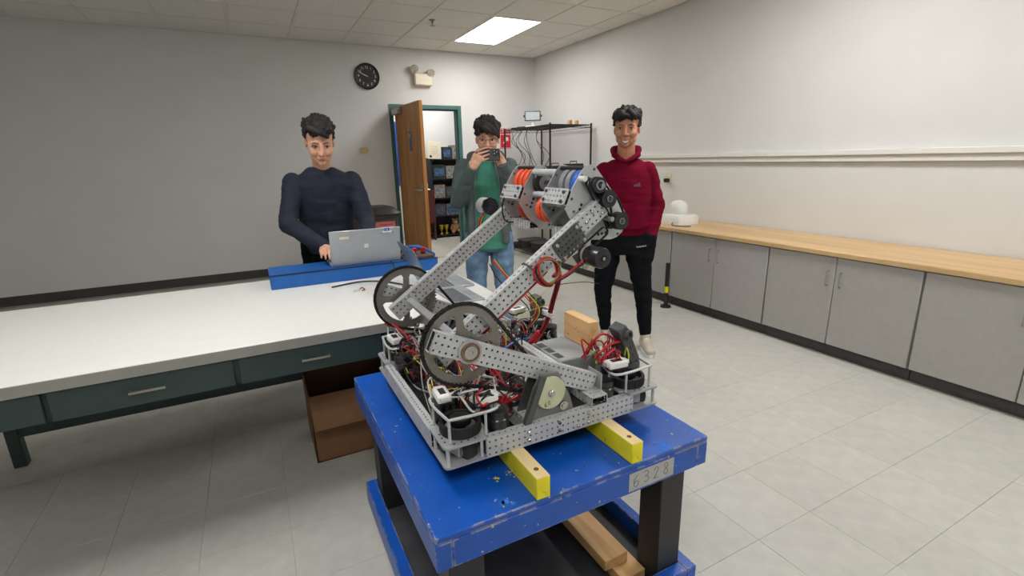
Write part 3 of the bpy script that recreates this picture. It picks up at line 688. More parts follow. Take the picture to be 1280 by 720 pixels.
# belt train on the open side of the head
PU = [(.826, 1.306, .019), (.859, 1.268, .0225), (.904, 1.204, .0225)]
for k, (px, pz, r) in enumerate(PU):
    p_ = rp('belt_pulley', MB().lathe([(.004, 0), (r+.002, 0), (r+.002, .004), (r, .005), (r, .020), (r+.002, .021), (r+.002, .025), (.010, .025), (.008, .023), (.004, .023)], (px, 1.098, pz), -Y, 32), m_blk2)
    obj('hub_ring', MB().ring((px, 1.073, pz), -Y, .0068 if k else .009, .0090 if k else .0135, .003, 24), m_gyw, p_)
    obj('hub_screw', MB().lathe([(.0042, 0), (.0042, .004), (.001, .004)], (px, 1.074, pz), -Y, 6), m_gun, p_)
def belt(a, b_, yb, w_):
    ax, az, ra = a; bx_, bz_, rb_ = b_; th = math.atan2(bz_-az, bx_-ax); d = math.hypot(bx_-ax, bz_-az); al = math.acos((ra-rb_)/d); pts = []
    for k in range(13): t_ = th+al+(2*math.pi-2*al)*k/12; pts.append((ax+math.cos(t_)*ra, az+math.sin(t_)*ra))
    for k in range(13): t_ = th-al+2*al*k/12; pts.append((bx_+math.cos(t_)*rb_, bz_+math.sin(t_)*rb_))
    mb = MB(); n = len(pts); cxm = (ax+bx_)/2; czm = (az+bz_)/2; vs = []
    for yy in (yb, yb+w_):
        for off in (0, .0022):
            for i in range(n):
                px, pz = pts[i]; qx, qz = (ax, az) if i < 13 else (bx_, bz_); l = math.hypot(px-qx, pz-qz); vs.append((px+(px-qx)/l*off, yy, pz+(pz-qz)/l*off))
    fs = []
    for i in range(n):
        j = (i+1) % n; fs += [(i, j, n+j, n+i), (2*n+i, 3*n+i, 3*n+j, 2*n+j), (n+i, n+j, 3*n+j, 3*n+i), (i, 2*n+i, 2*n+j, j)]
    return mb.add(vs, fs)
rp('timing_belt', belt((PU[0][0], PU[0][1], .0195), (PU[1][0], PU[1][1], .023), 1.086, .008), m_blk2)
rp('timing_belt', belt((PU[0][0]-.012, PU[0][1]+.004, .010), (.888, 1.192, .010), 1.100, .009), m_blk2)
rp('timing_belt', belt((.884, 1.262, .012), (PU[2][0], PU[2][1], .023), 1.082, .008), m_blk2)
rp('belt_guard', MB().prism([(.812, 1.327), (.826, 1.322), (.893, 1.185), (.880, 1.180)], (0, 1.108, 0), X, Z, -.004), m_black, smooth=0)
rp('timing_belt', belt((.80, 1.125, .012), (.872, 1.172, .012), 1.108, .008), m_blk2)
# ---- roller motors with plates on the arms
def arm_motor(yf, sgn, c):
    s0 = .345; pc = PV+AD*(s0)+AN*(-.008)+Y*yf
    M = Matrix((AD, Y, AN)).transposed()
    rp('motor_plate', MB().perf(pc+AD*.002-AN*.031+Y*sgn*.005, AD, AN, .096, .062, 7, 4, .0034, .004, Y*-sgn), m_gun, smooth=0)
    for a, b_ in ((.012, .022), (.088, .022), (.012, -.022), (.088, -.022)):
        rp('bolt', MB().lathe([(.0065, 0), (.0065, .005), (.004, .008)], pc+AD*a+AN*b_+Y*sgn*.004, Y*sgn, 6), m_steelb, smooth=0)
    cx_, cz_ = c; y0 = yf+sgn*.010
    mo = rp('roller_motor', MB().lathe([(.014, -.014), (.026, -.012), (.026, .004), (.0275, .006), (.0275, .034), (.0285, .035), (.0285, .056), (.026, .062), (.009, .064), (.008, .060), (.003, .060)], (cx_, y0, cz_), Y*sgn, 36), m_mot, 'black cylindrical brushless motor')
    obj('motor_shaft', MB().cyl((cx_, y0+sgn*.058, cz_), (cx_, y0+sgn*.067, cz_), .0045, n=10), m_steelb, mo)
    obj('motor_sticker', MB().lathe([(.0262, -.006), (.0268, -.006), (.0268, .003), (.0262, .003)], (cx_, y0, cz_), Y*sgn, 36, closed=True), m_al, mo)
    rp('motor_bracket', MB().prism([(-.045, -.002), (.020, .026), (.034, .004), (.018, -.034), (-.024, -.030)], (cx_, y0-sgn*.012, cz_), X, Z, -.005), m_gun, smooth=0)
    rp('motor_tab', MB().lathe([(.003, 0), (.009, 0), (.009, .004), (.003, .004)], (cx_-.012, y0-sgn*.002, cz_-.030), Y*sgn, 16), m_steelb)
arm_motor(1.088, -1, (.797, 1.119)); 
cx_, cz_ = .735, 1.219
mo = rp('roller_motor', MB().lathe([(.014, -.01), (.026, -.008), (.028, .0), (.028, .055), (.024, .062), (.010, .063)], (cx_, 1.585, cz_), Y, 30), m_al2, 'bright cylindrical motor behind the far arm')
obj('motor_flange', MB().polar((cx_, 1.583, cz_), X, Z, [.011, .020, .032], 8, lambda i, a: True, .010), m_mot, mo, smooth=0)
obj('flange_hole', MB().cyl((cx_, 1.5725, cz_), (cx_, 1.574, cz_), .0105, n=16), m_navy, mo)
# ---- boxes inside the frame
bx = rp('power_box', MB().bb(.760, .896, 1.165, 1.345, RZ+.007, .780, .004), m_boxg, 'grey electronics enclosure')
for k in range(3): obj('vent', MB().bb(.766, .790, 1.185+k*.05, 1.225+k*.05, .7800, .7806), m_gun, bx, smooth=0)
for k in range(3):
    for j in range(4): obj('vent_slot', MB().bb(.768, .788, 1.190+k*.05+j*.009, 1.194+k*.05+j*.009, .7806, .7812), m_black, bx, smooth=0)
for (a, b_, c, d, h_, m_) in ((.455, .535, 1.16, 1.27, .045, m_black), (.45, .54, 1.38, 1.50, .05, m_black), (.585, .66, 1.10, 1.16, .035, m_black), (.59, .715, 1.20, 1.32, .055, m_black), (.60, .715, 1.38, 1.52, .07, m_black), (.79, .88, 1.40, 1.52, .06, m_black)):
    e_ = rp('electronics_unit', MB().bb(a, b_, c, d, RZ+.007, RZ+.007+h_, .003), m_, smooth=0)
    obj('unit_label', MB().bb(a+.015, a+.04, c+.012, c+.035, RZ+.007+h_, RZ+.0075+h_), m_white, e_, smooth=0)
rp('fuse_block', MB().bb(.545, .60, 1.075, 1.13, .712, .742, .003), m_mot)
rp('fuse_label', MB().bb(.556, .577, 1.085, 1.105, .742, .7425), m_white, smooth=0)
# ---- camera mounts (printed)
def cam_mount(bx_, by_, lean, h_):
    b = MB(); base = Vector((bx_, by_, RZ+.105))
    o_ = rp('camera_mount', MB().lathe([(.006, 0), (.026, 0), (.026, .018), (.022, .024), (.006, .024)], base-Z*.014, Z, 20).box(base+Vector((lean*.45, 0, h_*.52)), (.038, .044, h_*.95), .004, Matrix.Rotation(math.atan2(lean, h_), 3, 'Y')).box(base+Vector((lean*.95, -.002, h_*.93)), (.034, .050, .034), .003, Matrix.Rotation(math.atan2(lean, h_)*1.15, 3, 'Y')), m_prt, 'dark grey printed camera mount')
    top = base+Vector((lean*.90, -.022, h_*.86))
    obj('lens_hood', MB().ring(top+Vector((.004, 0, 0)), Vector((.35, -1, .2)), .0095, .0145, .018, 24), m_prt, o_)
    obj('lens', MB().lathe([(.002, .004), (.0092, .004), (.0092, .006), (.002, .007)], top+Vector((.004, 0, 0)), Vector((.35, -1, .2)), 16), m_black, o_)
    for z_ in (.25, .45): obj('mount_slot', MB().box(base+Vector((lean*z_+.002, -.0213, h_*z_+.004)), (.006, .002, .016), .001, Matrix.Rotation(math.atan2(lean, h_), 3, 'Y')), m_black, o_)
cam_mount(.960, 1.075, -.056, .124)
cam_mount(.930, 1.585, -.012, .088)
# ---- wiring
def wire(pts, r, m, parent=None, n=6, seg=6): return rp('wire', MB().tube(bez(pts, seg), r, n), m, parent=parent)
random.seed(21)
def tangle(x0, x1, y0, y1, z0, z1, cnt, mats, r0=.0014, r1=.0027, npt=5):
    for k in range(cnt):
        pts = []; p = Vector((random.uniform(x0, x1), random.uniform(y0, y1), random.uniform(z0, z0+(z1-z0)*.4)))
        for q in range(npt):
            pts.append(p.copy()); p = p+Vector((random.uniform(-1, 1)*(x1-x0)*.34, random.uniform(-1, 1)*(y1-y0)*.34, 0)); p.x = min(x1, max(x0, p.x)); p.y = min(y1, max(y0, p.y)); p.z = random.uniform(z0, z1) if q < npt-2 else z0+.01*random.random()
        wire(pts, random.uniform(r0, r1), random.choice(mats))
RB_ = [m_red, m_wblk]; MIX = [m_red, m_red, m_wblk, m_wblk, m_wblk, m_wblk, m_grey_w, m_wyel, m_red, m_wwht]
tangle(.47, .70, 1.06, 1.30, .70, .790, 46, MIX, npt=6)
tangle(.58, .73, 1.34, 1.60, .73, .835, 40, [m_red, m_red, m_wblk, m_wblk, m_grey_w, m_wyel, m_wblk])
tangle(.36, .52, 1.14, 1.52, .69, .800, 44, MIX, npt=6)
tangle(.345, .44, 1.40, 1.64, .79, .850, 16, [m_wblk, m_wwht, m_grey_w, m_red])
tangle(.82, .92, 1.03, 1.14, .780, .850, 18, [m_red, m_red, m_wblk, m_grey_w, m_wyel, m_wblk], .0016, .0028)
tangle(.36, .50, 1.01, 1.13, .795, .826, 12, [m_wwht, m_grey_w, m_red, m_wblk], .0018, .003)
tangle(.76, .92, 1.38, 1.58, .72, .80, 20, [m_red, m_wblk, m_wblk, m_grey_w])
# red and yellow leads that hang below the far motor
for k, m_ in enumerate((m_red, m_red, m_wyel, m_wblk)):
    o_ = k*.004
    wire([(.720+o_, 1.60, 1.20), (.700+o_, 1.60, 1.165), (.698+o_, 1.595, 1.13), (.70, 1.58, 1.09)], .0019, m_)
    wire([(.700+o_, 1.50, 1.045), (.73+o_, 1.46, .99), (.775+o_*2, 1.42, .93), (.80+o_*2, 1.38, .87), (.77, 1.40, .80)], .0019, m_)
wire([(.690, 1.50, 1.03), (.70, 1.46, .985), (.745, 1.43, .935), (.79, 1.40, .87), (.78, 1.40, .79)], .0022, m_wblk)
wire([(.815, 1.505, 1.235), (.765, 1.49, 1.275), (.740, 1.49, 1.225), (.755, 1.50, 1.175), (.80, 1.505, 1.17), (.825, 1.505, 1.195)], .0026, m_wblk, seg=10)
# coil tied to the near arm
cc = PV+AD*.285+AN*-.012+Y*1.072
for k, m_ in enumerate((m_red, m_wblk, m_red, m_wgrn)):
    pts = []
    for q in range(13):
        a = -2.2+q*2*math.pi/12*1.05; r = .036-.002*k+.002*math.sin(3*a+k); pts.append(cc+AD*(math.cos(a)*r*.95+.003*k)+AN*(math.sin(a)*r*1.1)-Y*(.002+.0035*k+.0006*q))
    wire(pts, .0034 if k < 3 else .0012, m_, seg=5)
wire([cc+AD*.0-AN*.04, cc+AD*.05-AN*.052, cc+AD*.09-AN*.056, Vector((.765, 1.075, 1.10)), Vector((.788, 1.07, 1.118))], .0034, m_red)
wire([cc+AD*.0-AN*.044, cc+AD*.05-AN*.058, cc+AD*.09-AN*.062, Vector((.768, 1.078, 1.092)), Vector((.79, 1.07, 1.11))], .0028, m_wblk)
wire([cc+AD*.02-AN*.044, cc+AD*.05-AN*.06, cc+AD*.08-AN*.06, Vector((.772, 1.082, 1.09))], .0016, m_wyel)
for k in range(4):
    o_ = k*.0035
    wire([PV+AD*(.30-.02*k)+AN*-.031+Y*(1.098+o_), PV+AD*.22+AN*-.034+Y*(1.098+o_), PV+AD*.10+AN*-.036+Y*(1.10+o_), PV+AD*.05+AN*-.05+Y*1.11, Vector((.49+.02*k, 1.14, .84))], .0026, m_red if k < 3 else m_wblk)
rp('cable_tie', MB().ring(PV+AD*.262+AN*0+Y*1.103-AD*.002, AD, .030, .032, .004, 16), m_black)
# sleeved red cable that drops from the arm into the frame
for k in range(5):
    a = k*1.25; dx, dy = .005*math.cos(a), .005*math.sin(a)
    wire([(.725+dx, 1.14+dy, 1.055), (.765+dx, 1.18+dy, 1.055), (.788+dx, 1.22+dy, 1.01), (.790+dx, 1.25+dy, .95), (.785+dx, 1.27+dy, .89), (.770+dx, 1.29+dy, .835), (.745+dx, 1.32+dy, .79)], .0042 if k < 3 else .003, m_red if k != 3 else m_wblk, seg=8)
rp('cable_sleeve', MB().cyl((.766, 1.295, .832), (.752, 1.312, .800), .012, .0135), m_red)
rp('cable_clip', MB().ring((.787, 1.262, .905), (-.02, .05, -.3), .009, .013, .012, 16), m_white)
wire([(.79, 1.22, 1.005), (.82, 1.20, 1.01), (.86, 1.18, 1.012), (.90, 1.16, 1.005)], .0012, m_wblk)
wire([(.66, 1.13, 1.01), (.69, 1.20, .93), (.68, 1.28, .90), (.73, 1.32, .90), (.785, 1.27, .93)], .0010, m_wyel)
wire([(.70, 1.12, 1.035), (.64, 1.18, .96), (.62, 1.26, .90), (.60, 1.32, .86)], .0010, m_wyel)
wire([(.585, 1.30, .77), (.64, 1.30, .80), (.70, 1.34, .80), (.745, 1.37, .79), (.78, 1.38, .78)], .0035, m_wblu)
# loop wires by the corner modules
wire([(.40, 1.09, .80), (.385, 1.02, .815), (.40, 1.0, .79), (.43, 1.03, .775)], .003, m_wwht)
wire([(.43, 1.05, .815), (.405, 1.0, .82), (.41, .995, .80), (.44, 1.01, .79)], .003, m_wblk)
wire([(.45, 1.05, .815), (.415, 1.005, .825), (.425, .998, .80), (.445, 1.01, .795)], .003, m_red)
wire([(.355, 1.62, .83), (.34, 1.60, .85), (.352, 1.57, .855), (.38, 1.55, .83), (.40, 1.52, .80)], .004, m_red)
wire([(.36, 1.60, .79), (.375, 1.55, .76), (.38, 1.50, .72), (.38, 1.44, .70)], .003, m_red)
wire([(.35, 1.58, .80), (.352, 1.54, .77), (.365, 1.50, .74), (.37, 1.47, .71)], .0016, m_wyel)
wire([(.845, 1.10, .80), (.815, 1.06, .815), (.812, 1.04, .84), (.85, 1.04, .86), (.90, 1.06, .85)], .0040, m_red, seg=8)
wire([(.85, 1.09, .80), (.825, 1.05, .80), (.822, 1.03, .83), (.86, 1.035, .845)], .0036, m_red, seg=8)
wire([(.835, 1.13, .80), (.83, 1.10, .845), (.85, 1.09, .872), (.88, 1.09, .865), (.91, 1.08, .84)], .0036, m_red, seg=8)
# ---- wood block resting on the electronics box
m_2x4 = wood('framing_lumber', (206, 158, 108), (232, 194, 142), 4, 'Y', .6)
t = thing('wood_block', 'short block of framing lumber standing on edge on the robot electronics box', 'wood block', (.907, 1.265, .7805))
obj('block', MB().bb(.888, .926, 1.195, 1.338, .7815, .871, .002), m_2x4, t)
for y_, z_ in ((1.215, .80), (1.255, .822), (1.262, .835), (1.27, .828), (1.31, .80)): obj('nail_hole', MB().cyl((.8878, y_, z_), (.8884, y_, z_), .0018, n=8), m_black, t)
# ================================================================== things on the back wall
cc = Vector((1.507, WY, 2.437))
t = thing('wall_clock', 'round black wall clock with white numerals on the back wall', 'clock', (cc.x, cc.y-.02, cc.z-.155))
obj('rim', MB().lathe([(.150, 0), (.158, .008), (.158, .030), (.150, .036), (.138, .030), (.138, .0)], cc-Y*.001, -Y, 48, closed=True), m_black, t)
fc = obj('dial', MB().cyl(cc-Y*.001, cc-Y*.022, .139, n=48), mat('clock_dial', (38, 38, 42), .5), t)
for n in range(1, 13):
    a = math.pi/2-n*math.pi/6; text('numeral', str(n), .046, m_white, t, cc+Vector((math.cos(a)*.106, -.0226, math.sin(a)*.106)), frame(X, Z), .0004)
def hand(ang, l, wd_, yo):
    a = math.pi/2-ang; d = Vector((math.cos(a), 0, math.sin(a))); M = frame(d, Z if abs(d.z) < .9 else X)
    return MB().box(cc-Y*yo+d*(l/2-.012), (l, wd_, .0016), 0, Matrix((d, d.cross(Y), Y)).transposed())
obj('hour_hand', hand((9+48/60)*math.pi/6, .075, .008, .0255), m_white, t, smooth=0); obj('minute_hand', hand(48*math.pi/30+.12, .108, .006, .028), m_white, t, smooth=0)
# emergency light
m_cream = mat('cream_plastic', (226, 216, 190), .4, var=.03)
ex0, ex1, ez0, ez1 = 2.115, 2.365, 2.350, 2.500
t = thing('emergency_light', 'cream two-lamp emergency light mounted above the door', 'light fixture', ((ex0+ex1)/2, WY-.05, ez0))
obj('housing', MB().bb(ex0, ex1, WY-.085, WY-.001, ez0, ez1, .012), m_cream, t)
for k, (lx, lz) in enumerate(((2.130, 2.560), (2.335, 2.520))):
    hd = obj('lamp_head', MB().lathe([(.02, 0), (.045, .015), (.055, .045), (.055, .065), (.048, .068), (.046, .05), (.015, .03)], (lx, WY-.03, lz), Vector((.2 if k else -.15, -1, -.15)), 28), m_cream, t)
    obj('lens', MB().lathe([(.002, .060), (.046, .060), (.044, .066), (.002, .070)], (lx, WY-.03, lz), Vector((.2 if k else -.15, -1, -.15)), 28), mat('lamp_glass', (190, 188, 180), .12, .5, var=.3, scale=60), hd)
    obj('swivel', MB().cyl((lx, WY-.04, ez1-.01), (lx, WY-.04, lz), .014), m_cream, t)
solo('wall_thermostat', MB().bb(1.335, 1.435, WY-.022, WY-.001, 1.500, 1.560, .006), mat('old_ivory', (214, 190, 130), .5), 'small ivory thermostat box on the back wall left of the door', 'thermostat')
# red sign
t = thing('safety_sign', 'red and white fire extinguisher sign with striped border on the back wall', 'sign', (3.47, WY-.003, 1.52))
m_sr = mat('sign_red', (200, 30, 44), .4)
obj('panel', MB().bb(3.375, 3.575, WY-.005, WY-.001, 1.520, 1.820), m_white, t, smooth=0)
for k in range(10):
    for xx in (3.377, 3.561): obj('stripe', MB().prism([(0, 0), (.012, .008), (.012, .022), (0, .014)], (xx, WY-.0052, 1.524+k*.029), X, Z, .0008), m_sr, t, smooth=0)
for k in range(7):
    for zz in (1.522, 1.806): obj('stripe', MB().prism([(0, 0), (.014, 0), (.020, .012), (.006, .012)], (3.379+k*.027, WY-.0052, zz), X, Z, .0008), m_sr, t, smooth=0)
obj('red_field', MB().bb(3.393, 3.557, WY-.0062, WY-.005, 1.538, 1.725), m_sr, t, smooth=0)
obj('red_field', MB().bb(3.393, 3.557, WY-.0062, WY-.005, 1.735, 1.803), m_sr, t, smooth=0)
text('sign_word', 'FIRE', .066, m_white, t, (3.475, WY-.0064, 1.768), frame(X, Z))
obj('pictogram', MB().prism([(-.02, .06), (.045, .06), (.045, -.005), (.022, .02), (-.022, -.045), (-.045, -.02), (.0, .03)], (3.475, WY-.0064, 1.63), X, Z, .0008), m_white, t, smooth=0)

# ================================================================== wire rack along the right wall
m_wire = mat('black_wire_rack', (36, 34, 32), .4, .3, var=.05)
kx0, kx1, ky0, ky1, kz = 3.318, 3.930, 5.320, 6.540, 1.770
rk = thing('wire_rack', 'black wire shelving rack standing in the back corner by the right wall', 'shelf', ((kx0+kx1)/2, (ky0+ky1)/2, 0))
for px in (kx0, kx1):
    for py in (ky0, ky1): obj('post', MB().cyl((px, py, 0), (px, py, kz+.02), .0125, n=12), m_wire, rk)
for sz_ in (.11, 1.10, kz):
    sh = MB()
    for zz in (0, -.032):
        for a, b_ in (((kx0, ky0), (kx1, ky0)), ((kx1, ky0), (kx1, ky1)), ((kx1, ky1), (kx0, ky1)), ((kx0, ky1), (kx0, ky0))): sh.cyl((*a, sz_+zz), (*b_, sz_+zz), .0035, n=6)
    for (a, b_) in (((kx0, ky0), (kx1, ky0)), ((kx0, ky1), (kx1, ky1)), ((kx0, ky0), (kx0, ky1)), ((kx1, ky0), (kx1, ky1))):
        n_ = 20 if a[1] == b_[1] else 40; pts = [(a[0]+(b_[0]-a[0])*k/n_, a[1]+(b_[1]-a[1])*k/n_, sz_-(.032 if k % 2 else 0)) for k in range(n_+1)]; sh.tube(pts, .0022, 4)
    for k in range(1, 48): yy = ky0+(ky1-ky0)*k/48; sh.cyl((kx0, yy, sz_+.004), (kx1, yy, sz_+.004), .0024, n=4)
    for k in range(1, 5): xx = kx0+(kx1-kx0)*k/5; sh.cyl((xx, ky0, sz_), (xx, ky1, sz_), .0032, n=5)
    so = obj('shelf', sh, m_wire, rk); so['kind'] = 'stuff'
t = thing('tablet_display', 'small grey display on a stand on top of the wire rack', 'display', (3.50, 6.02, kz+.009))
tf = frame(Vector((.80, -.45, 0)), Z)
cT = Vector((3.48, 6.02, kz+.155))
obj('case', MB().box(cT, (.22, .13, .022), .008, tf), mat('slate_case', (92, 98, 108), .5), t)
obj('screen', MB().box(cT+tf@Vector((0, 0, .0115)), (.185, .098, .002), 0, tf), mat('pale_lcd', (178, 188, 192), .3, emit=.08), t, smooth=0)
obj('foot', MB().box(cT+Vector((0, 0, -.132)), (.20, .018, .07), .003, tf).box(cT+tf@Vector((0, -.09, -.012)), (.03, .075, .008), .002, tf), m_grid, t)
for e in (-1, 1): obj('knob', MB().cyl(cT+tf@Vector((e*.11, 0, 0)), cT+tf@Vector((e*.125, 0, 0)), .014, n=12), m_black, t)
for k, (xx, yy, s_) in enumerate(((3.66, 5.40, .05), (3.74, 5.37, .045))): solo('wood_scrap', MB().box((xx, yy, kz+.008+s_/2), (s_, s_*.8, s_), .002, Matrix.Rotation(.3*k+.1, 3, 'Z')), m_pine, ['small wood cube on the wire rack top shelf, larger of two', 'small wood cube on the wire rack top shelf, nearer the rack end post'][k], 'wood block')
m_char = mat('charger_black', (30, 30, 32), .5)
solo('cable_bundle', MB().tube(bez([(3.40, 6.50, kz+.02), (3.55, 6.42, kz+.03), (3.42, 6.34, kz+.024), (3.58, 6.28, kz+.03), (3.45, 6.22, kz+.022), (3.60, 6.18, kz+.025)], 8), .012, 6), m_char, 'heap of black cable lying on the wire rack top shelf', 'cable')
# battery chargers on the middle shelf
chs = [(3.44, 6.40, .16, .15), (3.44, 6.18, .18, .12), (3.44, 5.95, .18, .13), (3.45, 5.72, .18, .14), (3.48, 5.46, .20, .17), (3.76, 5.46, .20, .19)]
for k, (xx, yy, s_, h_) in enumerate(chs):
    t = thing('battery_charger', 'black battery charger box in the row on the wire rack middle shelf', 'charger', (xx, yy, 1.107), 'chargers on the middle rack shelf')
    obj('case', MB().bb(xx-s_/2, xx+s_/2, yy-.09, yy+.09, 1.107, 1.107+h_, .006), m_char, t)
    obj('handle', MB().tube([(xx-.05, yy, 1.107+h_-.003), (xx-.05, yy, 1.107+h_+.03), (xx+.05, yy, 1.107+h_+.03), (xx+.05, yy, 1.107+h_-.003)], .006, 6), m_char, t)
    obj('label', MB().bb(xx-.03, xx+.02, yy-.0915, yy-.0902, 1.107+h_*.55, 1.107+h_*.8), m_white if k % 2 == 0 else m_grid, t, smooth=0)
random.seed(5)
for k in range(8):
    y0 = 6.5-k*.105; pts = [(3.34+.12*random.random(), y0, kz-.02), (3.34+.12*random.random(), y0-.05*random.random(), 1.60), (3.36+.12*random.random(), y0-.20*random.random()-.03, 1.42), (3.42, y0-.16, 1.27)]
    solo('charging_cable', MB().tube(bez(pts, 6), .004, 5), m_char, 'thin black cable hanging from the rack top shelf to the chargers', 'cable', 'cables hanging inside the wire rack')
for k, (xx, yy) in enumerate(((3.55, 5.55), (3.62, 5.95), (3.6, 6.3))):
    solo('storage_bin', MB().loft([(xx, yy, .118, .17, .13), (xx, yy, .20, .18, .14), (xx, yy, .205, .19, .15), (xx, yy, .215, .19, .15)], 20, 6), mat('dark_bin', (58, 56, 54), .5), ['low dark bin on the wire rack bottom shelf at the open end', 'low dark bin on the wire rack bottom shelf between two others', 'low dark bin on the wire rack bottom shelf against the back wall'][k], 'bin')

# ================================================================== right wall: ledge, outlet, cabinets
struct('trim_1', MB().bb(WX-.055, WX, -1.2, 4.45, 1.345, 1.385, .004).bb(WX-.035, WX, -1.2, 4.45, 1.30, 1.345, .003), m_white)
t = thing('wall_outlet', 'ivory wall outlet with a black plug below the white ledge', 'outlet', (WX-.01, 3.99, 1.08))
obj('plate', MB().bb(WX-.008, WX, 3.955, 4.03, 1.085, 1.20, .002), m_cream, t)
obj('socket', MB().bb(WX-.010, WX-.008, 3.975, 4.01, 1.155, 1.185), m_white, t, smooth=0)
obj('plug', MB().bb(WX-.06, WX-.008, 3.97, 4.015, 1.095, 1.135, .006), m_black, t)
m_cab = mat('putty_cabinet', (168, 166, 162), .45, var=.03); m_cab2 = mat('beige_cabinet', (204, 198, 182), .5, var=.03); m_top = wood('maple_counter', (188, 152, 104), (212, 180, 134), 2, 'Y', .4)
FX = 3.37
def cabinet(y0, y1, m, lab, z1=.70, drawers=1):
    t = thing('storage_cabinet', lab, 'cabinet', ((FX+WX)/2, (y0+y1)/2, 0))
    obj('body', MB().bb(FX+.02, WX-.012, y0, y1, .085, z1, .003), m, t)
    obj('plinth', MB().bb(FX+.05, WX-.012, y0, y1, 0, .085), m_cove, t)
    ym = (y0+y1)/2
    for a, b_ in ((y0+.004, ym-.002), (ym+.002, y1-.004)):
        d_ = obj('door', MB().bb(FX, FX+.019, a, b_, .09, z1-.006, .003), m, t)
        hy_ = b_-.04 if b_ < ym else a+.04
        obj('handle', MB().tube([(FX, hy_, .50), (FX-.025, hy_, .50), (FX-.025, hy_, .60), (FX, hy_, .60)], .004, 6), m_steel, d_)
cabinet(4.28, 5.22, m_cab2, 'beige floor cabinet between the wire rack and the grey cabinets', .70)
cabinet(3.30, 4.275, m_cab, 'grey floor cabinet behind the person in the maroon hoodie')
cabinet(2.32, 3.295, m_cab, 'grey floor cabinet second from the beige one along the right wall')
cabinet(1.34, 2.315, m_cab, 'grey floor cabinet third from the beige one along the right wall')
cabinet(.36, 1.335, m_cab, 'grey floor cabinet fourth from the beige one along the right wall')
solo('counter_top', MB().bb(FX-.02, WX-.012, .34, 5.23, .7005, .735, .004), m_top, 'long maple counter top over the floor cabinets along the right wall', 'counter')
t = thing('white_appliance', 'small white box with a cord on the maple counter', 'box', (3.62, 3.46, .7355))
obj('body', MB().loft([(3.62, 3.46, .7355, .13, .14), (3.62, 3.46, .80, .13, .14), (3.62, 3.46, .825, .115, .125)], 24, 7), m_white, t)
obj('sack', MB().loft([(3.64, 3.50, .8255, .06, .08), (3.64, 3.50, .86, .075, .095), (3.64, 3.50, .91, .070, .088), (3.64, 3.495, .94, .05, .066), (3.64, 3.49, .952, .02, .03)], 20), m_white, t)
obj('cord', MB().tube(bez([(3.5, 3.42, .76), (3.45, 3.38, .742), (3.46, 3.28, .740), (3.52, 3.22, .740)], 6), .004, 6), m_black, t)
t = thing('caution_post', 'black and yellow striped floor post beside the grey cabinets', 'post', (3.29, 3.245, 0))
obj('pole', MB().cyl((3.29, 3.245, .015), (3.29, 3.245, .42), .018), m_black, t); obj('stripe', MB().cyl((3.29, 3.245, .14), (3.29, 3.245, .20), .0186), m_yel, t); obj('base', MB().cyl((3.29, 3.245, 0), (3.29, 3.245, .018), .05, .045), m_black, t)
solo('floor_wire_scrap', MB().tube(bez([(2.30, 3.25, .003), (2.36, 3.24, .004), (2.40, 3.20, .003), (2.44, 3.19, .003)], 6), .0022, 5), m_black, 'short black wire scrap lying on the floor tiles', 'wire')

# ================================================================== beyond the door
m_shb = mat('black_bookcase', (34, 36, 38), .5, var=.05)
bx0, bx1, by0, by1 = 2.86, 3.80, 8.55, 8.93
t = thing('bookcase', 'black bookcase of boxed kits in the room beyond the door', 'bookcase', ((bx0+bx1)/2, (by0+by1)/2, 0))
for xx in (bx0, bx1-.025): obj('side_panel', MB().bb(xx, xx+.025, by0, by1, 0, 1.42), m_shb, t, smooth=0)
obj('back_panel', MB().bb(bx0+.025, bx1-.025, by1-.01, by1, 0, 1.42), m_shb, t, smooth=0)
SH = [.05, .40, .72, 1.06, 1.40]
for zz in SH: obj('shelf', MB().bb(bx0+.025, bx1-.025, by0, by1-.01, zz-.02, zz), m_shb, t, smooth=0)
random.seed(11)
bm_ = [mat('box_grey', (120, 124, 128), .5, var=.4, scale=30), mat('box_slate', (74, 84, 98), .5, var=.45, scale=26), mat('box_tan', (150, 138, 122), .5, var=.4, scale=30), mat('box_dark', (50, 52, 58), .5, var=.5, scale=24)]
nm = ['grey', 'slate', 'tan', 'dark']
lv = ['bottom', 'second', 'third', 'fourth', 'top']
for li, zz in enumerate(SH):
    if li == 0: continue
    xx = bx0+.045; k = 0
    while xx < bx1-.22:
        wd_ = random.uniform(.17, .23); hh = random.uniform(.17, .25); ci = (k*3+li) % 4
        tb = thing('boxed_kit', f'{nm[ci]} printed box number {["one","two","three","four"][k]} from the doorway side on the bookcase {lv[li]} shelf' if False else f'{nm[ci]} printed box on the {lv[li]} shelf of the black bookcase', 'box', (xx+wd_/2, by0+.14, zz+.0005), f'boxes on the bookcase {lv[li]} shelf')
        obj('carton', MB().bb(xx, xx+wd_, by0+.03, by0+.24, zz+.0005, zz+hh, .002), bm_[ci], tb)
        obj('picture', MB().bb(xx+.02, xx+wd_-.02, by0+.0285, by0+.0298, zz+hh*.2, zz+hh*.75), mat('box_print_%d' % ((ci+1) % 3), [(150, 154, 158), (70, 104, 140), (96, 100, 104)][(ci+1) % 3], .5, var=.5, scale=40), tb, smooth=0)
        xx += wd_+.015; k += 1
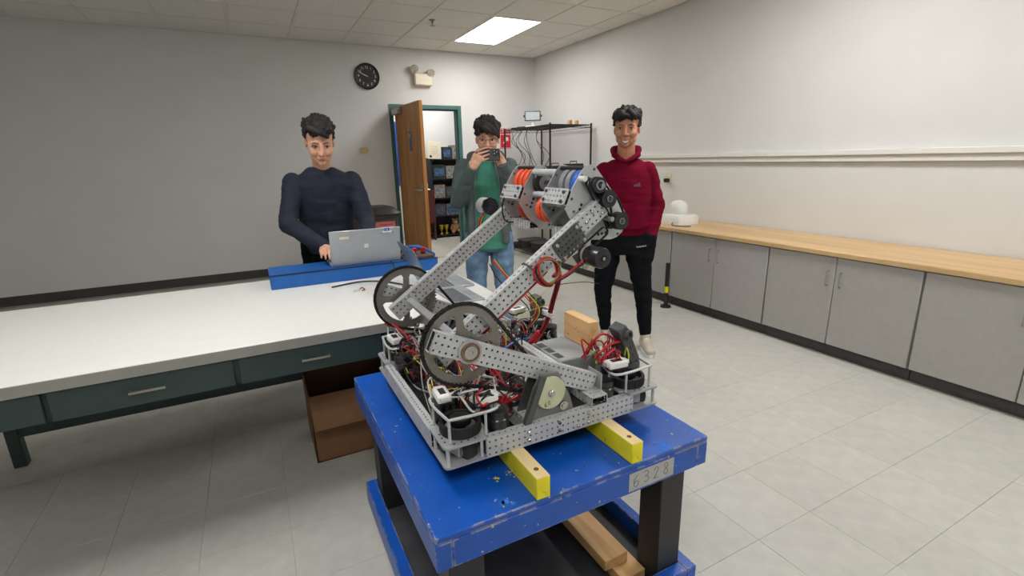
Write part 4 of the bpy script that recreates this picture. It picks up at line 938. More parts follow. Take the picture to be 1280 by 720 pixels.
# teddy bear and trophies on the bottom shelf
m_bear = mat('tan_plush', (190, 146, 104), .95, var=.15, scale=60, bump=.8, bscale=200)
bp_ = Vector((3.30, 8.66, .0505))
t = thing('teddy_bear', 'tan plush teddy bear sitting on the bookcase bottom shelf', 'toy', bp_)
obj('body', MB().sphere(bp_+Z*.10, (.07, .06, .085)), m_bear, t); hd_ = obj('head', MB().sphere(bp_+Z*.215, (.056, .052, .052)), m_bear, t)
for e in (-1, 1):
    obj('ear', MB().sphere(bp_+Vector((e*.045, 0, .262)), .020), m_bear, hd_); obj('leg', MB().cap(bp_+Vector((e*.045, -.02, .045)), bp_+Vector((e*.075, -.10, .032)), .034, .030), m_bear, t); obj('arm', MB().cap(bp_+Vector((e*.06, -.01, .15)), bp_+Vector((e*.10, -.05, .09)), .024, .02), m_bear, t)
obj('muzzle', MB().sphere(bp_+Vector((0, -.048, .205)), (.022, .016, .018)), mat('pale_plush', (222, 196, 160), .95), hd_)
m_tr = mat('yellow_trophy', (206, 182, 40), .45)
for xx, w_ in ((3.02, 'nearer the maroon cabinet'), (3.12, 'beside the teddy bear')): solo('trophy', MB().lathe([(.035, 0), (.035, .012), (.01, .03), (.01, .07), (.03, .10), (.042, .17), (.038, .17), (.026, .11)], (xx, 8.64, .0505), Z, 16), m_tr, 'small yellow trophy cup on the bookcase bottom shelf, ' + w_, 'trophy')
t = thing('certificate', 'white certificate sheet with a seal propped on top of the black bookcase', 'certificate', (2.93, 8.50, 1.41))
tf = frame(Vector((1, .05, -.05)), Vector((-.05, .05, 1)))
cC = Vector((2.935, 8.535, 1.555)); obj('sheet', MB().box(cC, (.25, .30, .004), 0, tf), mat('certificate_paper', (232, 224, 200), .6, var=.03), t, smooth=0)
for k in range(5): obj('text_line', MB().box(cC+tf@Vector((0, .06-.03*k, .0025)), (.14-.015*(k % 2), .006, .0006), 0, tf), mat('faded_print', (176, 168, 148), .6), t, smooth=0)
obj('seal', MB().cyl(cC+tf@Vector((-.07, -.11, .002)), cC+tf@Vector((-.07, -.11, .004)), .022), m_black, t)
t = thing('side_cabinet', 'maroon side cabinet on legs beside the black bookcase', 'cabinet', (2.68, 8.55, 0))
m_mar = mat('maroon_wood', (92, 34, 36), .5, var=.1)
obj('body', MB().bb(2.50, 2.845, 8.40, 8.72, .30, .88, .004), m_mar, t)
for xx in (2.52, 2.825):
    for yy in (8.42, 8.70): obj('leg', MB().cyl((xx, yy, 0), (xx, yy, .30), .017), m_mar, t)
obj('lower_shelf', MB().bb(2.51, 2.835, 8.41, 8.71, .10, .115), m_mar, t, smooth=0)
t = thing('sanitizer_bottle', 'clear pump bottle with a green label on the maroon cabinet', 'bottle', (2.72, 8.47, .8805))
obj('bottle', MB().lathe([(.03, 0), (.035, .005), (.035, .10), (.014, .125), (.014, .14)], (2.72, 8.47, .8805), Z, 20), mat('clear_bottle', (222, 230, 226), .15), t)
obj('label', MB().lathe([(.0352, .02), (.036, .02), (.036, .08), (.0352, .08)], (2.72, 8.47, .8805), Z, 20, closed=True), mat('green_label', (150, 190, 130), .5), t)
obj('pump', MB().cyl((2.72, 8.47, 1.02), (2.72, 8.47, 1.09), .006).tube([(2.72, 8.47, 1.085), (2.69, 8.44, 1.09), (2.67, 8.42, 1.075)], .007, 6), m_black, t)
t = thing('hanging_banner', 'blue banner with white letters on the wall seen behind the open door', 'banner', (2.50, BY-.01, .95))
obj('cloth', MB().bb(2.30, 2.66, BY-.008, BY-.002, .95, 2.05), mat('banner_blue', (36, 72, 168), .6), t, smooth=0)
for k, ch in enumerate('SWSNS'): text('letter', ch, .16, m_white, t, (2.49, BY-.009, 1.93-k*.20), frame(X, Z))

# ================================================================== trash bin by the back wall
tx, ty = 1.10, 5.35
t = thing('trash_bin', 'tall dark brown lidded bin with a red and white label behind the table', 'bin', (tx, ty, 0))
m_bin = mat('brown_bin', (68, 54, 46), .5, var=.06)
obj('body', MB().loft([(tx, ty, 0, .20, .17), (tx, ty, .02, .21, .18), (tx, ty, .80, .25, .21), (tx, ty, .815, .27, .23), (tx, ty, .83, .27, .23)], 28, 5), m_bin, t)
obj('lid', MB().loft([(tx, ty, .832, .285, .245), (tx, ty, .855, .285, .245), (tx, ty, .91, .22, .18), (tx, ty, .925, .16, .12)], 28, 5), m_black, t)
lb = obj('label', MB().box((tx+.02, ty-.212, .70), (.34, .004, .15), 0, Matrix.Rotation(R(-2.9), 3, 'X')), mat('pink_label', (196, 110, 116), .5, var=.1), t, 'red and white sticker', smooth=0)
for k in range(4): obj('label_line', MB().box((tx+.09, ty-.2155, .655+k*.03), (.15, .002, .010), 0, Matrix.Rotation(R(-2.9), 3, 'X')), m_sr if k % 2 else m_white, t, smooth=0)
obj('label_mark', MB().box((tx-.08, ty-.2155, .70), (.08, .002, .09), 0, Matrix.Rotation(R(-2.9), 3, 'X')), m_sr, t, smooth=0)
# ================================================================== work table
TX0, TX1, TY0, TY1, TZ = -1.25, .985, 1.905, 3.02, .750
m_lam = mat('white_laminate', (226, 226, 222), .35, var=.015); m_edge = mat('grey_edge_band', (150, 148, 142), .5, var=.04); m_dg = mat('dark_green_steel', (48, 66, 64), .45, var=.05)
t = thing('work_table', 'long white laminate work table with a grey edge and dark green drawers', 'table', ((TX0+TX1)/2, (TY0+TY1)/2, 0))
obj('table_top', MB().bb(TX0+.004, TX1-.004, TY0+.004, TY1-.004, TZ-.038, TZ, .002), m_lam, t)
obj('edge_band', MB().bb(TX0, TX1, TY0, TY0+.004, TZ-.039, TZ-.001), m_edge, t, smooth=0); obj('edge_band', MB().bb(TX1-.004, TX1, TY0+.004, TY1, TZ-.039, TZ-.001), m_edge, t, smooth=0)
obj('apron', MB().bb(TX0+.05, TX1-.05, TY0+.03, TY1-.03, TZ-.14, TZ-.039), m_dg, t, smooth=0)
for k in range(4):
    x0 = TX0+.06+k*.53; d_ = obj('drawer', MB().bb(x0, x0+.515, TY0+.012, TY0+.03, TZ-.145, TZ-.042, .003), m_dg, t)
    xm = x0+.26; obj('handle', MB().tube([(xm-.05, TY0+.012, TZ-.09), (xm-.05, TY0-.012, TZ-.09), (xm+.05, TY0-.012, TZ-.09), (xm+.05, TY0+.012, TZ-.09)], .0045, 6), m_steel, d_)
for lx in (TX0+.06, TX1-.11):
    for ly in (TY0+.04, TY1-.09): obj('leg', MB().bb(lx, lx+.05, ly, ly+.05, 0, TZ-.14, .003), m_dg, t)
obj('stretcher', MB().bb(TX0+.11, TX1-.11, TY1-.085, TY1-.045, .15, .22, .003), m_dg, t)
# cardboard carton under it
m_card = mat('cardboard', (124, 88, 58), .8, var=.08, scale=12)
t = thing('cardboard_carton', 'open brown cardboard carton on the floor under the table', 'box', (.33, 2.44, 0))
c = MB(); x0, x1, y0, y1, h_ = .10, .56, 2.25, 2.62, .34
obj('carton_body', MB().bb(x0, x1, y0, y0+.005, 0, h_).bb(x0, x1, y1-.005, y1, 0, h_).bb(x0, x0+.005, y0, y1, 0, h_).bb(x1-.005, x1, y0, y1, 0, h_).bb(x0, x1, y0, y1, 0, .005), m_card, t, smooth=0)
obj('flap', MB().box(((x0+x1)/2, y0-.05, h_-.06), (x1-x0, .005, .16), 0, Matrix.Rotation(R(-38), 3, 'X')), m_card, t, smooth=0)
obj('flap', MB().box((x1+.06, (y0+y1)/2, h_-.045), (.005, y1-y0, .16), 0, Matrix.Rotation(R(-50), 3, 'Y')), m_card, t, smooth=0)
# ---- blue operator console
m_cb = mat('console_blue', (20, 92, 170), .45, var=.04); 
kx0, kx1, ky0, ky1 = .02, .925, 2.745, 3.01
t = thing('operator_console', 'wide blue operator console with red guarded switches at the back of the table', 'console', ((kx0+kx1)/2, (ky0+ky1)/2, TZ+.0005))
obj('base', MB().bb(kx0, kx1, ky0, ky1, TZ+.0005, TZ+.072, .003), m_cb, t)
obj('trim', MB().bb(kx0-.003, kx1+.003, ky0-.003, ky0+.02, TZ+.072, TZ+.0735, .0005), m_black, t, smooth=0)
obj('switch_deck', MB().bb(.728, .915, ky0+.03, ky1-.06, TZ+.0725, TZ+.086, .002), mat('deck_brown', (88, 66, 60), .5), t)
obj('rim', MB().tube(bez([(.735, ky1-.012, TZ+.085), (.78, ky1+.0, TZ+.105), (.86, ky1-.005, TZ+.105), (.918, ky1-.02, TZ+.09), (.92, ky0+.06, TZ+.08)], 5), .012, 8), m_cb, t)
for k in range(3):
    sx_ = .756+k*.058; sy_ = 2.835+.01*k
    sw = obj('guarded_switch', MB().bb(sx_-.013, sx_+.013, sy_-.012, sy_+.022, TZ+.0862, TZ+.096, .002), m_black, t)
    obj('red_guard', MB().box((sx_, sy_, TZ+.110), (.026, .013, .036), .004, Matrix.Rotation(.35, 3, 'X')), mat('guard_red', (206, 38, 38), .4), sw)
# ---- laptops
m_lap = mat('laptop_silver', (168, 172, 178), .4, .35, var=.03); m_key = mat('laptop_keys', (96, 100, 106), .5)
def laptop(name, label, org, rz, lidang, W, D, extra=None, lidmat=None):
    """hinge line at local y=0, keyboard toward -y"""
    t = thing(name, label, 'laptop', org, None, rz); ORG[t.name] = Vector()
    obj('keyboard_base', MB().bb(-W/2, W/2, -D, 0, .0005, .011, .003), m_lap, t)
    kb = MB()
    for r_ in range(5):
        for c_ in range(13): kb.box((-W*.42+c_*W*.84/12, -D*.12-r_*D*.095, .0118), (W*.055, D*.07, .0014))
    ko = obj('keys', kb, m_key, t, smooth=0); ko['kind'] = 'stuff'
    obj('touchpad', MB().bb(-W*.15, W*.15, -D*.93, -D*.66, .0112, .0118), mat('touchpad_grey', (140, 144, 150), .35), t, smooth=0)
    M = Matrix.Rotation(R(lidang), 3, 'X')       # 0 = flat back, 90 upright
    up_ = M@Y; nn = M@Z
    lid = obj('screen_lid', MB().box(Vector((0, .004, .012))+up_*(D*.5), (W, D, .007), .003, M), lidmat or m_lap, t)
    obj('display', MB().box(Vector((0, .004, .012))+up_*(D*.5)+nn*.0038, (W*.95, D*.92, .0008), 0, M), mat('dark_glass', (20, 22, 28), .1), lid, smooth=0)
    return t, lid, up_, nn
cxl = (.33+.705)/2; W1 = .385
t, lid, u_, n_ = laptop('silver_laptop', 'silver laptop with stickers on its lid standing on the blue console', (.525, 2.80, TZ+.0740), math.pi, 80, W1, .19)
wc = lambda a, b_: Vector((0, .004, .012))+u_*b_-n_*.0042+X*a
for a in (-1, 1):
    for b_ in (-1, 1): obj('logo_square', MB().box(wc(a*.0058-.0, .095+b_*.0058), (.0105, .0105, .0006), 0, Matrix((X, u_, n_)).transposed()), m_white, lid, smooth=0)
stk = obj('sticker', MB().box(wc(-.118, .165), (.052, .012, .0006), 0, Matrix((X, u_, n_)).transposed()), mat('sticker_white', (226, 230, 236), .5), lid, smooth=0)
m_sb = mat('sticker_blue', (44, 74, 160), .5)
text('sticker_text', 'ADVANTAGE SCOPE', .0085, m_sb, lid, wc(-.118, .160)-n_*.0006, frame(-X, u_), .0002)
obj('sticker', MB().box(wc(-.118, .178), (.026, .018, .0006), 0, Matrix((X, u_, n_)).transposed()), m_sb, lid, smooth=0)
text('sticker_mark', 'M', .015, m_white, lid, wc(-.118, .178)-n_*.0006, frame(-X, u_), .0002)
obj('sticker', MB().box(wc(.115, .150), (.05, .014, .0006), 0, Matrix((X, u_, n_)).transposed()), mat('sticker_tan', (222, 206, 184), .5), lid, smooth=0)
laptop('open_laptop', 'open grey laptop with its screen edge on, behind the far sprocket', (.735, 2.43, TZ+.0005), R(88), 68, .33, .22, lidmat=mat('laptop_slate', (104, 116, 134), .35, .5))
t = thing('detached_keyboard', 'thin grey laptop keyboard lying on the table edge beside the raised arm', 'keyboard', (.812, 2.125, TZ+.0005))
obj('deck', MB().bb(.735, .888, 1.995, 2.255, TZ+.0005, TZ+.009, .002), m_lap, t)
kb = MB()
for r_ in range(13):
    for c_ in range(5): kb.box((.752+c_*.0165, 2.012+r_*.0188, TZ+.0098), (.0135, .0155, .0014))
ko = obj('keys', kb, m_key, t, smooth=0); ko['kind'] = 'stuff'
obj('touchpad', MB().bb(.845, .880, 2.08, 2.17, TZ+.009, TZ+.0096), mat('touchpad_grey', (140, 144, 150), .35), t, smooth=0)
# cables and scraps on the table
solo('console_cable', MB().tube(bez([(.30, 2.62, TZ+.006), (.45, 2.66, TZ+.006), (.56, 2.60, TZ+.006), (.63, 2.48, TZ+.006), (.70, 2.38, TZ+.006)], 8), .0045, 6), m_black, 'black cable snaking over the white table in front of the console', 'cable')
solo('laptop_cable', MB().tube(bez([(.66, 2.735, TZ+.006), (.655, 2.70, TZ+.03), (.652, 2.728, TZ+.07), (.640, 2.735, TZ+.088)], 8), .0035, 6), m_black, 'short black cable looping from the console edge to the silver laptop', 'cable')
t = thing('wire_connector', 'small pink and white wire connector on the white table', 'connector', (.40, 2.48, TZ+.0005))
obj('plug', MB().box((.40, 2.48, TZ+.007), (.035, .012, .012), .002, Matrix.Rotation(.5, 3, 'Z')), mat('pale_plug', (230, 224, 224), .5), t); obj('lead', MB().tube(bez([(.415, 2.487, TZ+.006), (.43, 2.50, TZ+.012), (.44, 2.485, TZ+.005), (.425, 2.47, TZ+.004)], 6), .003, 6), mat('maroon_lead', (140, 44, 60), .5), t)
# ================================================================== people
def remeshed(name, mb, voxel, it, m, parent, label=None, wr=0., wf=14., fac=.5, zfade=None):
    """fuse overlapping volumes into one continuous surface, smooth it, add cloth folds"""
    me = bpy.data.meshes.new(name); me.from_pydata(mb.v, [], mb.f)
    bm = bmesh.new(); bm.from_mesh(me); bmesh.ops.recalc_face_normals(bm, faces=bm.faces[:]); bm.to_mesh(me); bm.free()
    o = bpy.data.objects.new('tmp', me); COL.objects.link(o)
    a = o.modifiers.new('r', 'REMESH'); a.mode = 'VOXEL'; a.voxel_size = voxel
    s = o.modifiers.new('s', 'SMOOTH'); s.factor = fac; s.iterations = it
    dg = bpy.context.evaluated_depsgraph_get(); dg.update()
    out = bpy.data.meshes.new_from_object(o.evaluated_get(dg)); bpy.data.objects.remove(o); out.name = name
    if wr:
        n = len(out.vertices); co = np.empty(n*3, 'f'); no = np.empty(n*3, 'f'); out.vertices.foreach_get('co', co); out.vertex_normals.foreach_get('vector', no)
        co = co.reshape(-1, 3); no = no.reshape(-1, 3)
        d = np.array([mnoise.noise(Vector((c[0]*wf, c[1]*wf, c[2]*wf*1.7)))+.6*abs(mnoise.noise(Vector((c[0]*wf*.6+3, c[1]*wf*.6, c[2]*wf*2.6)))) for c in co], 'f')
        co += no*(d*wr)[:, None]; out.vertices.foreach_set('co', co.reshape(-1))
    out.materials.clear(); out.materials.append(m)
    for p in out.polygons: p.use_smooth = True
    out.update()
    o = bpy.data.objects.new(name, out); COL.objects.link(o); o.parent = parent; ORG[o.name] = Vector()
    if label: o['label'] = label
    return o
def skinmat(name, rgb):
    m = mat(name, rgb, .55, spec=.3, var=.04, scale=40, bump=.08, bscale=260); b = m.node_tree.nodes['Principled BSDF']
    b.inputs['Subsurface Weight'].default_value = .12; b.inputs['Subsurface Radius'].default_value = (.012, .005, .003); return m
HS = 1.05; HV = [1.05, 1.05, 1.05]
hv = lambda v: Vector((v[0]*HV[0], v[1]*HV[1], v[2]*HV[2]))
def head_shapes(mb, H, HR):
    """skull, face, nose, ears; H centre (between the ears), HR head rotation"""
    T = lambda x, y, z: Vector(H)+HR@hv((x, y, z))
    e = lambda c, r: mb.sphere(T(*c), hv(r), 20, 14, HR)
    e((0, .018, .040), (.0745, .092, .078)); e((0, -.026, -.016), (.0675, .062, .080)); e((0, -.034, -.072), (.053, .046, .040)); e((0, -.068, -.096), (.022, .018, .017))
    for s in (-1, 1):
        e((s*.037, -.064, -.030), (.026, .022, .026)); e((s*.042, -.028, -.064), (.019, .034, .025)); e((s*.0725, .016, -.010), (.008, .016, .027)); e((s*.032, -.078, .026), (.026, .010, .010)); e((s*.0125, -.096, -.034), (.009, .010, .008))
    mb.cap(T(0, -.086, .016), T(0, -.107, -.030), .0085, .0125); e((0, -.080, -.062), (.026, .012, .015))
def face_parts(par, H, HR, m_skin, m_hair, smile=0., glasses=False, brow=.010, m_lip=None, mouth=True):
    T = lambda x, y, z: Vector(H)+HR@hv((x, y, z))
    mw_ = mat('eye_white', (226, 220, 214), .2); mi = mat('eye_iris', (40, 26, 20), .15)
    for s in (-1, 1):
        ey = obj('eye', MB().sphere(T(s*.032, -.0800, .004), (.0130, .0075, .0050), 14, 10, HR), mw_, par)
        obj('iris', MB().sphere(T(s*.032, -.0862, .004), (.0058, .0022, .0050), 12, 8, HR), mi, ey)
        obj('eyelid', MB().tube(bez([T(s*.018, -.0835, .004), T(s*.026, -.0885, .0100), T(s*.036, -.0880, .0105), T(s*.047, -.0780, .004)], 4), .0018, 6), m_hair, ey)
        bz_ = .022
        obj('eyebrow', MB().tube(bez([T(s*.012, -.0915, bz_+.003), T(s*.026, -.0915, bz_+.007), T(s*.040, -.085, bz_+.006), T(s*.053, -.071, bz_-.001)], 4), [.0024]*6+[.0027]*4+[.0018]*3, 6), m_hair, par)
        obj('nostril', MB().sphere(T(s*.0075, -.106, -.0425), (.0036, .004, .0022), 8, 6, HR), m_lip or m_skin, par)
    if mouth:
        w = .024+.008*smile; dz = .009*smile
        lp = [T(-w, -.074, -.064+dz), T(-w*.5, -.0885, -.0645-dz*.1), T(0, -.0925, -.066-dz*.45), T(w*.5, -.0885, -.0645-dz*.1), T(w, -.074, -.064+dz)]
        lo = [T(-w, -.074, -.064+dz), T(-w*.5, -.086, -.0725-dz*.9), T(0, -.0895, -.076-dz*1.3), T(w*.5, -.086, -.0725-dz*.9), T(w, -.074, -.064+dz)]
        obj('upper_lip', MB().tube(bez(lp, 4), [.0012]+[.0024]*15+[.0012], 6), m_lip, par); obj('lower_lip', MB().tube(bez(lo, 4), [.0012]+[.0032]*15+[.0012], 6), m_lip, par)
        if smile: 
            a_, b_ = bez(lp, 4), bez(lo, 4); n = len(a_); vs = [p+HR@Vector((0, .0015, 0)) for p in a_]+[p+HR@Vector((0, .0015, 0)) for p in b_]+[p+HR@Vector((0, .012, 0)) for p in a_]+[p+HR@Vector((0, .012, 0)) for p in b_]
            fs = [(i, i+1, n+i+1, n+i) for i in range(n-1)]+[(2*n+i, 3*n+i, 3*n+i+1, 2*n+i+1) for i in range(n-1)]+[(i, 2*n+i, 2*n+i+1, i+1) for i in range(n-1)]+[(n+i, n+i+1, 3*n+i+1, 3*n+i) for i in range(n-1)]
            obj('teeth', MB().add(vs, fs), mat('teeth', (236, 232, 222), .25), par)
    if glasses:
        m_gl = mat('glasses_black', (26, 24, 24), .3); g = MB()
        for s in (-1, 1): g.tube([T(s*.035+.024*math.cos(a)*(1 if abs(math.cos(a)) < .8 else 1), -.101+abs(.024*math.cos(a)+s*.0)*.0+ .25*abs(s*.035+.024*math.cos(a)-0)*.35, .001+.019*math.sin(a)) for a in [q*math.pi/10 for q in range(20)]], .0010, 6, closed=True)
        g.tube([T(-.012, -.0995, .006), T(0, -.103, .009), T(.012, -.0995, .006)], .0016, 6)
        for s in (-1, 1): g.tube([T(s*.0585, -.096, .006), T(s*.076, -.06, .008), T(s*.081, .005, .010)], .0016, 6)
        obj('glasses', g, m_gl, par)
def hair_shape(H, HR, seed, top, fringe, side, curl, tuft, line=.055):
    """a head of hair as fused tufts over the scalp"""
    rnd = random.Random(seed); mb = MB(); T = lambda v: Vector(H)+HR@hv(v)
    C = Vector((0, .018, .040)); Rr = Vector((.0765, .094, .080))
    mb.sphere(T(C+Vector((0, .016, .010))), (.078, .086, .080), 20, 14, HR)
    n = 360
    for i in range(n):
        z = 1-2*(i+.5)/n; a = i*2.39996; d = Vector((math.cos(a)*math.sqrt(1-z*z), math.sin(a)*math.sqrt(1-z*z), z))
        p = C+Vector((d.x*Rr.x, d.y*Rr.y, d.z*Rr.z))
        front = -d.y
        if front > .35 and p.z < line+.012*math.sin(a*7): continue            # hairline
        if p.z < side and front > -.1: continue
        if p.z < -.045: continue
        if abs(d.x) > .75 and p.z < .018 and front > -.35: continue           # ears
        k = tuft*(.6+.7*rnd.random())*(1.35 if d.z > .35 else .75)
        q = p+d*(k*.35)+Vector((0, 0, top*max(0, d.z)))
        mb.sphere(T(q), (k*1.2, k*1.2, k), 8, 6, HR)
        if curl and d.z > .2:
            mb.sphere(T(q+d*k*.7+Vector((rnd.uniform(-1, 1), rnd.uniform(-1, 1), rnd.uniform(-.4, 1)))*curl), k*.62, 8, 6, HR)
    for pts, r in fringe:
        pts = [T(Vector(p)) for p in pts]
        for i in range(len(pts)-1): mb.cap(pts[i], pts[i+1], r*(1-.25*i), r*(1-.25*(i+1)))
    return mb
def hand(mb, wrist, d, n, curl=(.3, .5, .4), spread=.0, side=1, thumb_up=.6, fdir=None, thumb=None):
    """palm and five fingers: d along the fingers, n out of the back of the hand, side = thumb side sign along n x d"""
    w = Vector(wrist); d = Vector(d).normalized(); n = Vector(n); n = (n-d*n.dot(d)).normalized(); s = n.cross(d)*side
    for k, off in enumerate((-.028, -.010, .010, .028)): mb.cap(w+d*.012+s*off*.7, w+d*.082+s*off, .013, .0115)
    mb.cap(w-d*.02, w+d*.03, .024, .022)
    for k, (off, L) in enumerate(((.031, .072), (.0105, .080), (-.0105, .075), (-.031, .060))):
        p = w+d*.084+((n.cross(Vector(fdir).normalized())*side*1.12) if fdir else s)*off; a = 0; dirv = ((Vector(fdir).normalized() if fdir else d)+s*spread*off*10).normalized()
        for j, (fr, cu) in enumerate(zip((.45, .32, .23), curl)):
            a += cu; v = dirv*math.cos(a)-n*math.sin(a); q = p+v*L*fr; mb.cap(p, q, .0086-.0010*j, .0080-.0012*j, 10); p = q
    p = w+d*.022+s*.026
    tv = [Vector(q) for q in thumb] if thumb else (d*.6+s*.8-n*.25, d*.85+s*.4*(1-thumb_up)-n*.4, d*.9-s*.1-n*.4)
    for j, (L, v) in enumerate(zip((.040, .032, .024), tv)):
        q = p+v.normalized()*L; mb.cap(p, q, .0125-.0018*j, .0112-.0018*j, 10); p = q
def shoe(par, ankle, toe_dir, m_sh, m_sole, name='shoe'):
    a = Vector(ankle); d = Vector((toe_dir[0], toe_dir[1], 0)).normalized(); s = Vector((-d.y, d.x, 0)); g = Vector((a.x, a.y, 0))
    up_ = MB(); up_.cap(g-d*.035+Z*.050, g+d*.045+Z*.052, .040, .040).cap(g+d*.04+Z*.050, g+d*.15+Z*.038, .041, .036).cap(g-d*.03+Z*.06, a+Z*.02, .040, .043).cap(g+d*.03+Z*.07, g+d*.09+Z*.055, .034, .03)
    sh = remeshed('shoe', up_, .006, 4, m_sh, par)
    pts = []
    for k in range(24):
        t_ = 2*math.pi*k/24; x = math.cos(t_); y = math.sin(t_); pts.append((.056+.138*x, (.040+.006*x)*y))
    so = MB().prism(pts, g+Z*.001, d, s, .024); obj('sole', so, m_sole, sh)
    lc = MB()
    for k in range(5): c = g+d*(.045+.017*k)+Z*(.097-.0085*k); lc.tube([c-s*.024-Z*.004, c+Z*.006, c+s*.024-Z*.004], .0024, 5)
    for k in range(1): obj('laces', lc, m_sole, sh)
m_jean = mat('denim', (112, 142, 172), .8, spec=.15, var=.18, scale=18, bump=.3, bscale=400); m_blackpant = mat('black_joggers', (18, 20, 24), .85, spec=.1, var=.12, scale=24, bump=.2, bscale=300)

# ------------------------------------------------ person with the phone
def person_phone():
    loc = (1.50, 3.26, 0); rz = R(-24.7)
    m_sk = skinmat('skin_light', (214, 164, 138)); m_h = mat('hair_dark_brown', (26, 21, 19), .65, var=.3, scale=120)
    m_lip = mat('lip_rose', (176, 104, 96), .45)
    t = thing('person', 'person in a green shirt and open dark hoodie photographing with a phone at face height', 'person', loc, None, rz)
    PS = .967; t.scale = (PS,)*3
    H = Vector((.014, -.075, 1.565)); HR = Matrix.Rotation(R(10), 3, 'X')
    hipL, hipR = Vector((-.09, 0, .86)), Vector((.09, 0, .86))
    kn = [Vector((-.105, -.02, .47)), Vector((.105, -.01, .47))]; an = [Vector((-.115, .02, .09)), Vector((.115, .02, .09))]
    sh = [Vector((-.172, 0, 1.375)), Vector((.172, 0, 1.375))]; el = [Vector((-.215, -.10, 1.130)), Vector((.235, -.10, 1.13))]; wr = [Vector((-.094, -.316, 1.374)), Vector((.118, -.268, 1.388))]
    b = MB(); head_shapes(b, H, HR)
    b.cap((0, -.005, 1.38), (0, -.045, 1.50), .058, .052).loft([(0, 0, .84, .14, .09), (0, 0, .95, .13, .09), (0, 0, 1.10, .125, .085), (0, 0, 1.25, .14, .09), (0, 0, 1.35, .12, .075), (0, 0, 1.40, .06, .055)])
    for i, hp in enumerate((hipL, hipR)):
        b.chain([hp, kn[i], an[i]], [.075, .052, .036]).cap(an[i], an[i]+Vector((0, -.12, -.055)), .034, .03); b.chain([sh[i]-Z*.02, el[i], wr[i]], [.034, .032, .026])
    ph = Vector((.016, -.300, 1.455))
    hand(b, wr[0], (.50, .0, .85), (-.12, -1, .05), (.02, .12, .14), .02, 1, .2, (.93, -.01, .30), ((.35, .85, .35), (.8, .5, .3), (1, .1, .1)))
    hand(b, wr[1], (-.62, .10, .75), (.1, 1, 0), (.02, .12, .14), .02, -1, .2, (-.95, .05, .25), ((-.3, .1, 1), (-.7, .1, .6), (-1, 0, .2)))
    remeshed('body', b, .0042, 3, m_sk, t)
    face_parts(t, H, HR, m_sk, m_h, 0, True, m_lip=m_lip)
    fr = [([(-.060, -.055, .100), (-.025, -.092, .088), (.02, -.100, .062), (.058, -.086, .038)], .030), ([(-.062, -.030, .110), (-.066, -.068, .075), (-.068, -.062, .035)], .022), ([(.05, -.05, .10), (.072, -.06, .06), (.076, -.045, .015)], .020), ([(-.06, -.05, .105), (-.052, -.085, .070), (-.056, -.088, .040)], .018), ([(-.01, -.08, .105), (.035, -.092, .075), (.068, -.070, .035)], .022), ([(-.03, -.07, .112), (-.02, -.100, .078), (0, -.104, .050)], .018)]
    remeshed('hair', hair_shape(H, HR, 3, .010, fr, .005, .003, .012), .004, 5, m_h, t)
    # t-shirt, hoodie, jeans
    ts = MB().loft([(0, -.004, .775, .165, .128), (0, -.004, .80, .163, .126), (0, -.006, .95, .152, .122), (0, -.008, 1.10, .148, .122), (0, -.010, 1.25, .160, .128), (0, -.004, 1.36, .155, .105), (0, 0, 1.42, .10, .085), (0, -.005, 1.445, .072, .066)])
    remeshed('t_shirt', ts, .007, 4, mat('green_cotton', (72, 136, 116), .85, spec=.15, var=.06, scale=14, bump=.15, bscale=400), t, 'teal green t-shirt', .006, 11)
    hd = MB()
    hd.loft([(0, .026, .82, .182, .112), (0, .026, .86, .178, .110), (0, .024, 1.0, .170, .108), (0, .022, 1.20, .180, .110), (0, .018, 1.34, .180, .100), (0, .02, 1.41, .12, .085), (0, .03, 1.44, .085, .070)])
    for i in (0, 1):
        hd.chain([sh[i]+Vector((0, .0, .0)), el[i], el[i]+(wr[i]-el[i])*.5, el[i]+(wr[i]-el[i])*.93], [.060, .055, .048, .041])
        hd.chain([Vector((.075*(2*i-1), -.088, 1.40)), Vector((.115*(2*i-1), -.100, 1.25)), Vector((.118*(2*i-1), -.092, 1.0)), Vector((.125*(2*i-1), -.085, .84))], [.026, .034, .034, .034])
    hd.chain([Vector((-.09, -.05, 1.41)), Vector((-.10, .05, 1.445)), Vector((0, .10, 1.44)), Vector((.10, .05, 1.445)), Vector((.09, -.05, 1.41))], [.030, .040, .048, .040, .030])
    m_hd = mat('charcoal_fleece', (92, 104, 103), .9, spec=.1, var=.08, scale=20, bump=.2, bscale=300)
    hood = remeshed('hoodie', hd, .007, 5, m_hd, t, 'open dark grey-green hoodie', .008, 12)
    for i in (-1, 1): obj('zip_edge', MB().tube(bez([(i*.062, -.118, 1.39), (i*.088, -.136, 1.25), (i*.088, -.128, 1.0), (i*.095, -.12, .84)], 5), .004, 6), mat('zip_grey', (120, 124, 124), .5), hood)
    for i in (0, 1):
        d = (wr[i]-el[i]).normalized(); obj('cuff', MB().tube([el[i]+(wr[i]-el[i])*.90, el[i]+(wr[i]-el[i])*1.03], [.041, .037], 16), m_hd, hood)
    jn = MB().loft([(0, 0, .76, .160, .115), (0, 0, .80, .165, .115), (0, 0, .90, .155, .108), (0, 0, .98, .148, .102)])
    for i, hp in enumerate((hipL, hipR)): jn.chain([hp-Z*.02, hp*.5+kn[i]*.5, kn[i], an[i]*.5+kn[i]*.5, an[i]+Z*.02], [.098, .088, .072, .066, .058])
    remeshed('jeans', jn, .008, 4, m_jean, t, 'light blue jeans', .007, 12)
    for i in (0, 1): shoe(t, an[i], (-.1+.2*i, -1), mat('dark_sneaker', (60, 60, 64), .6), m_white)
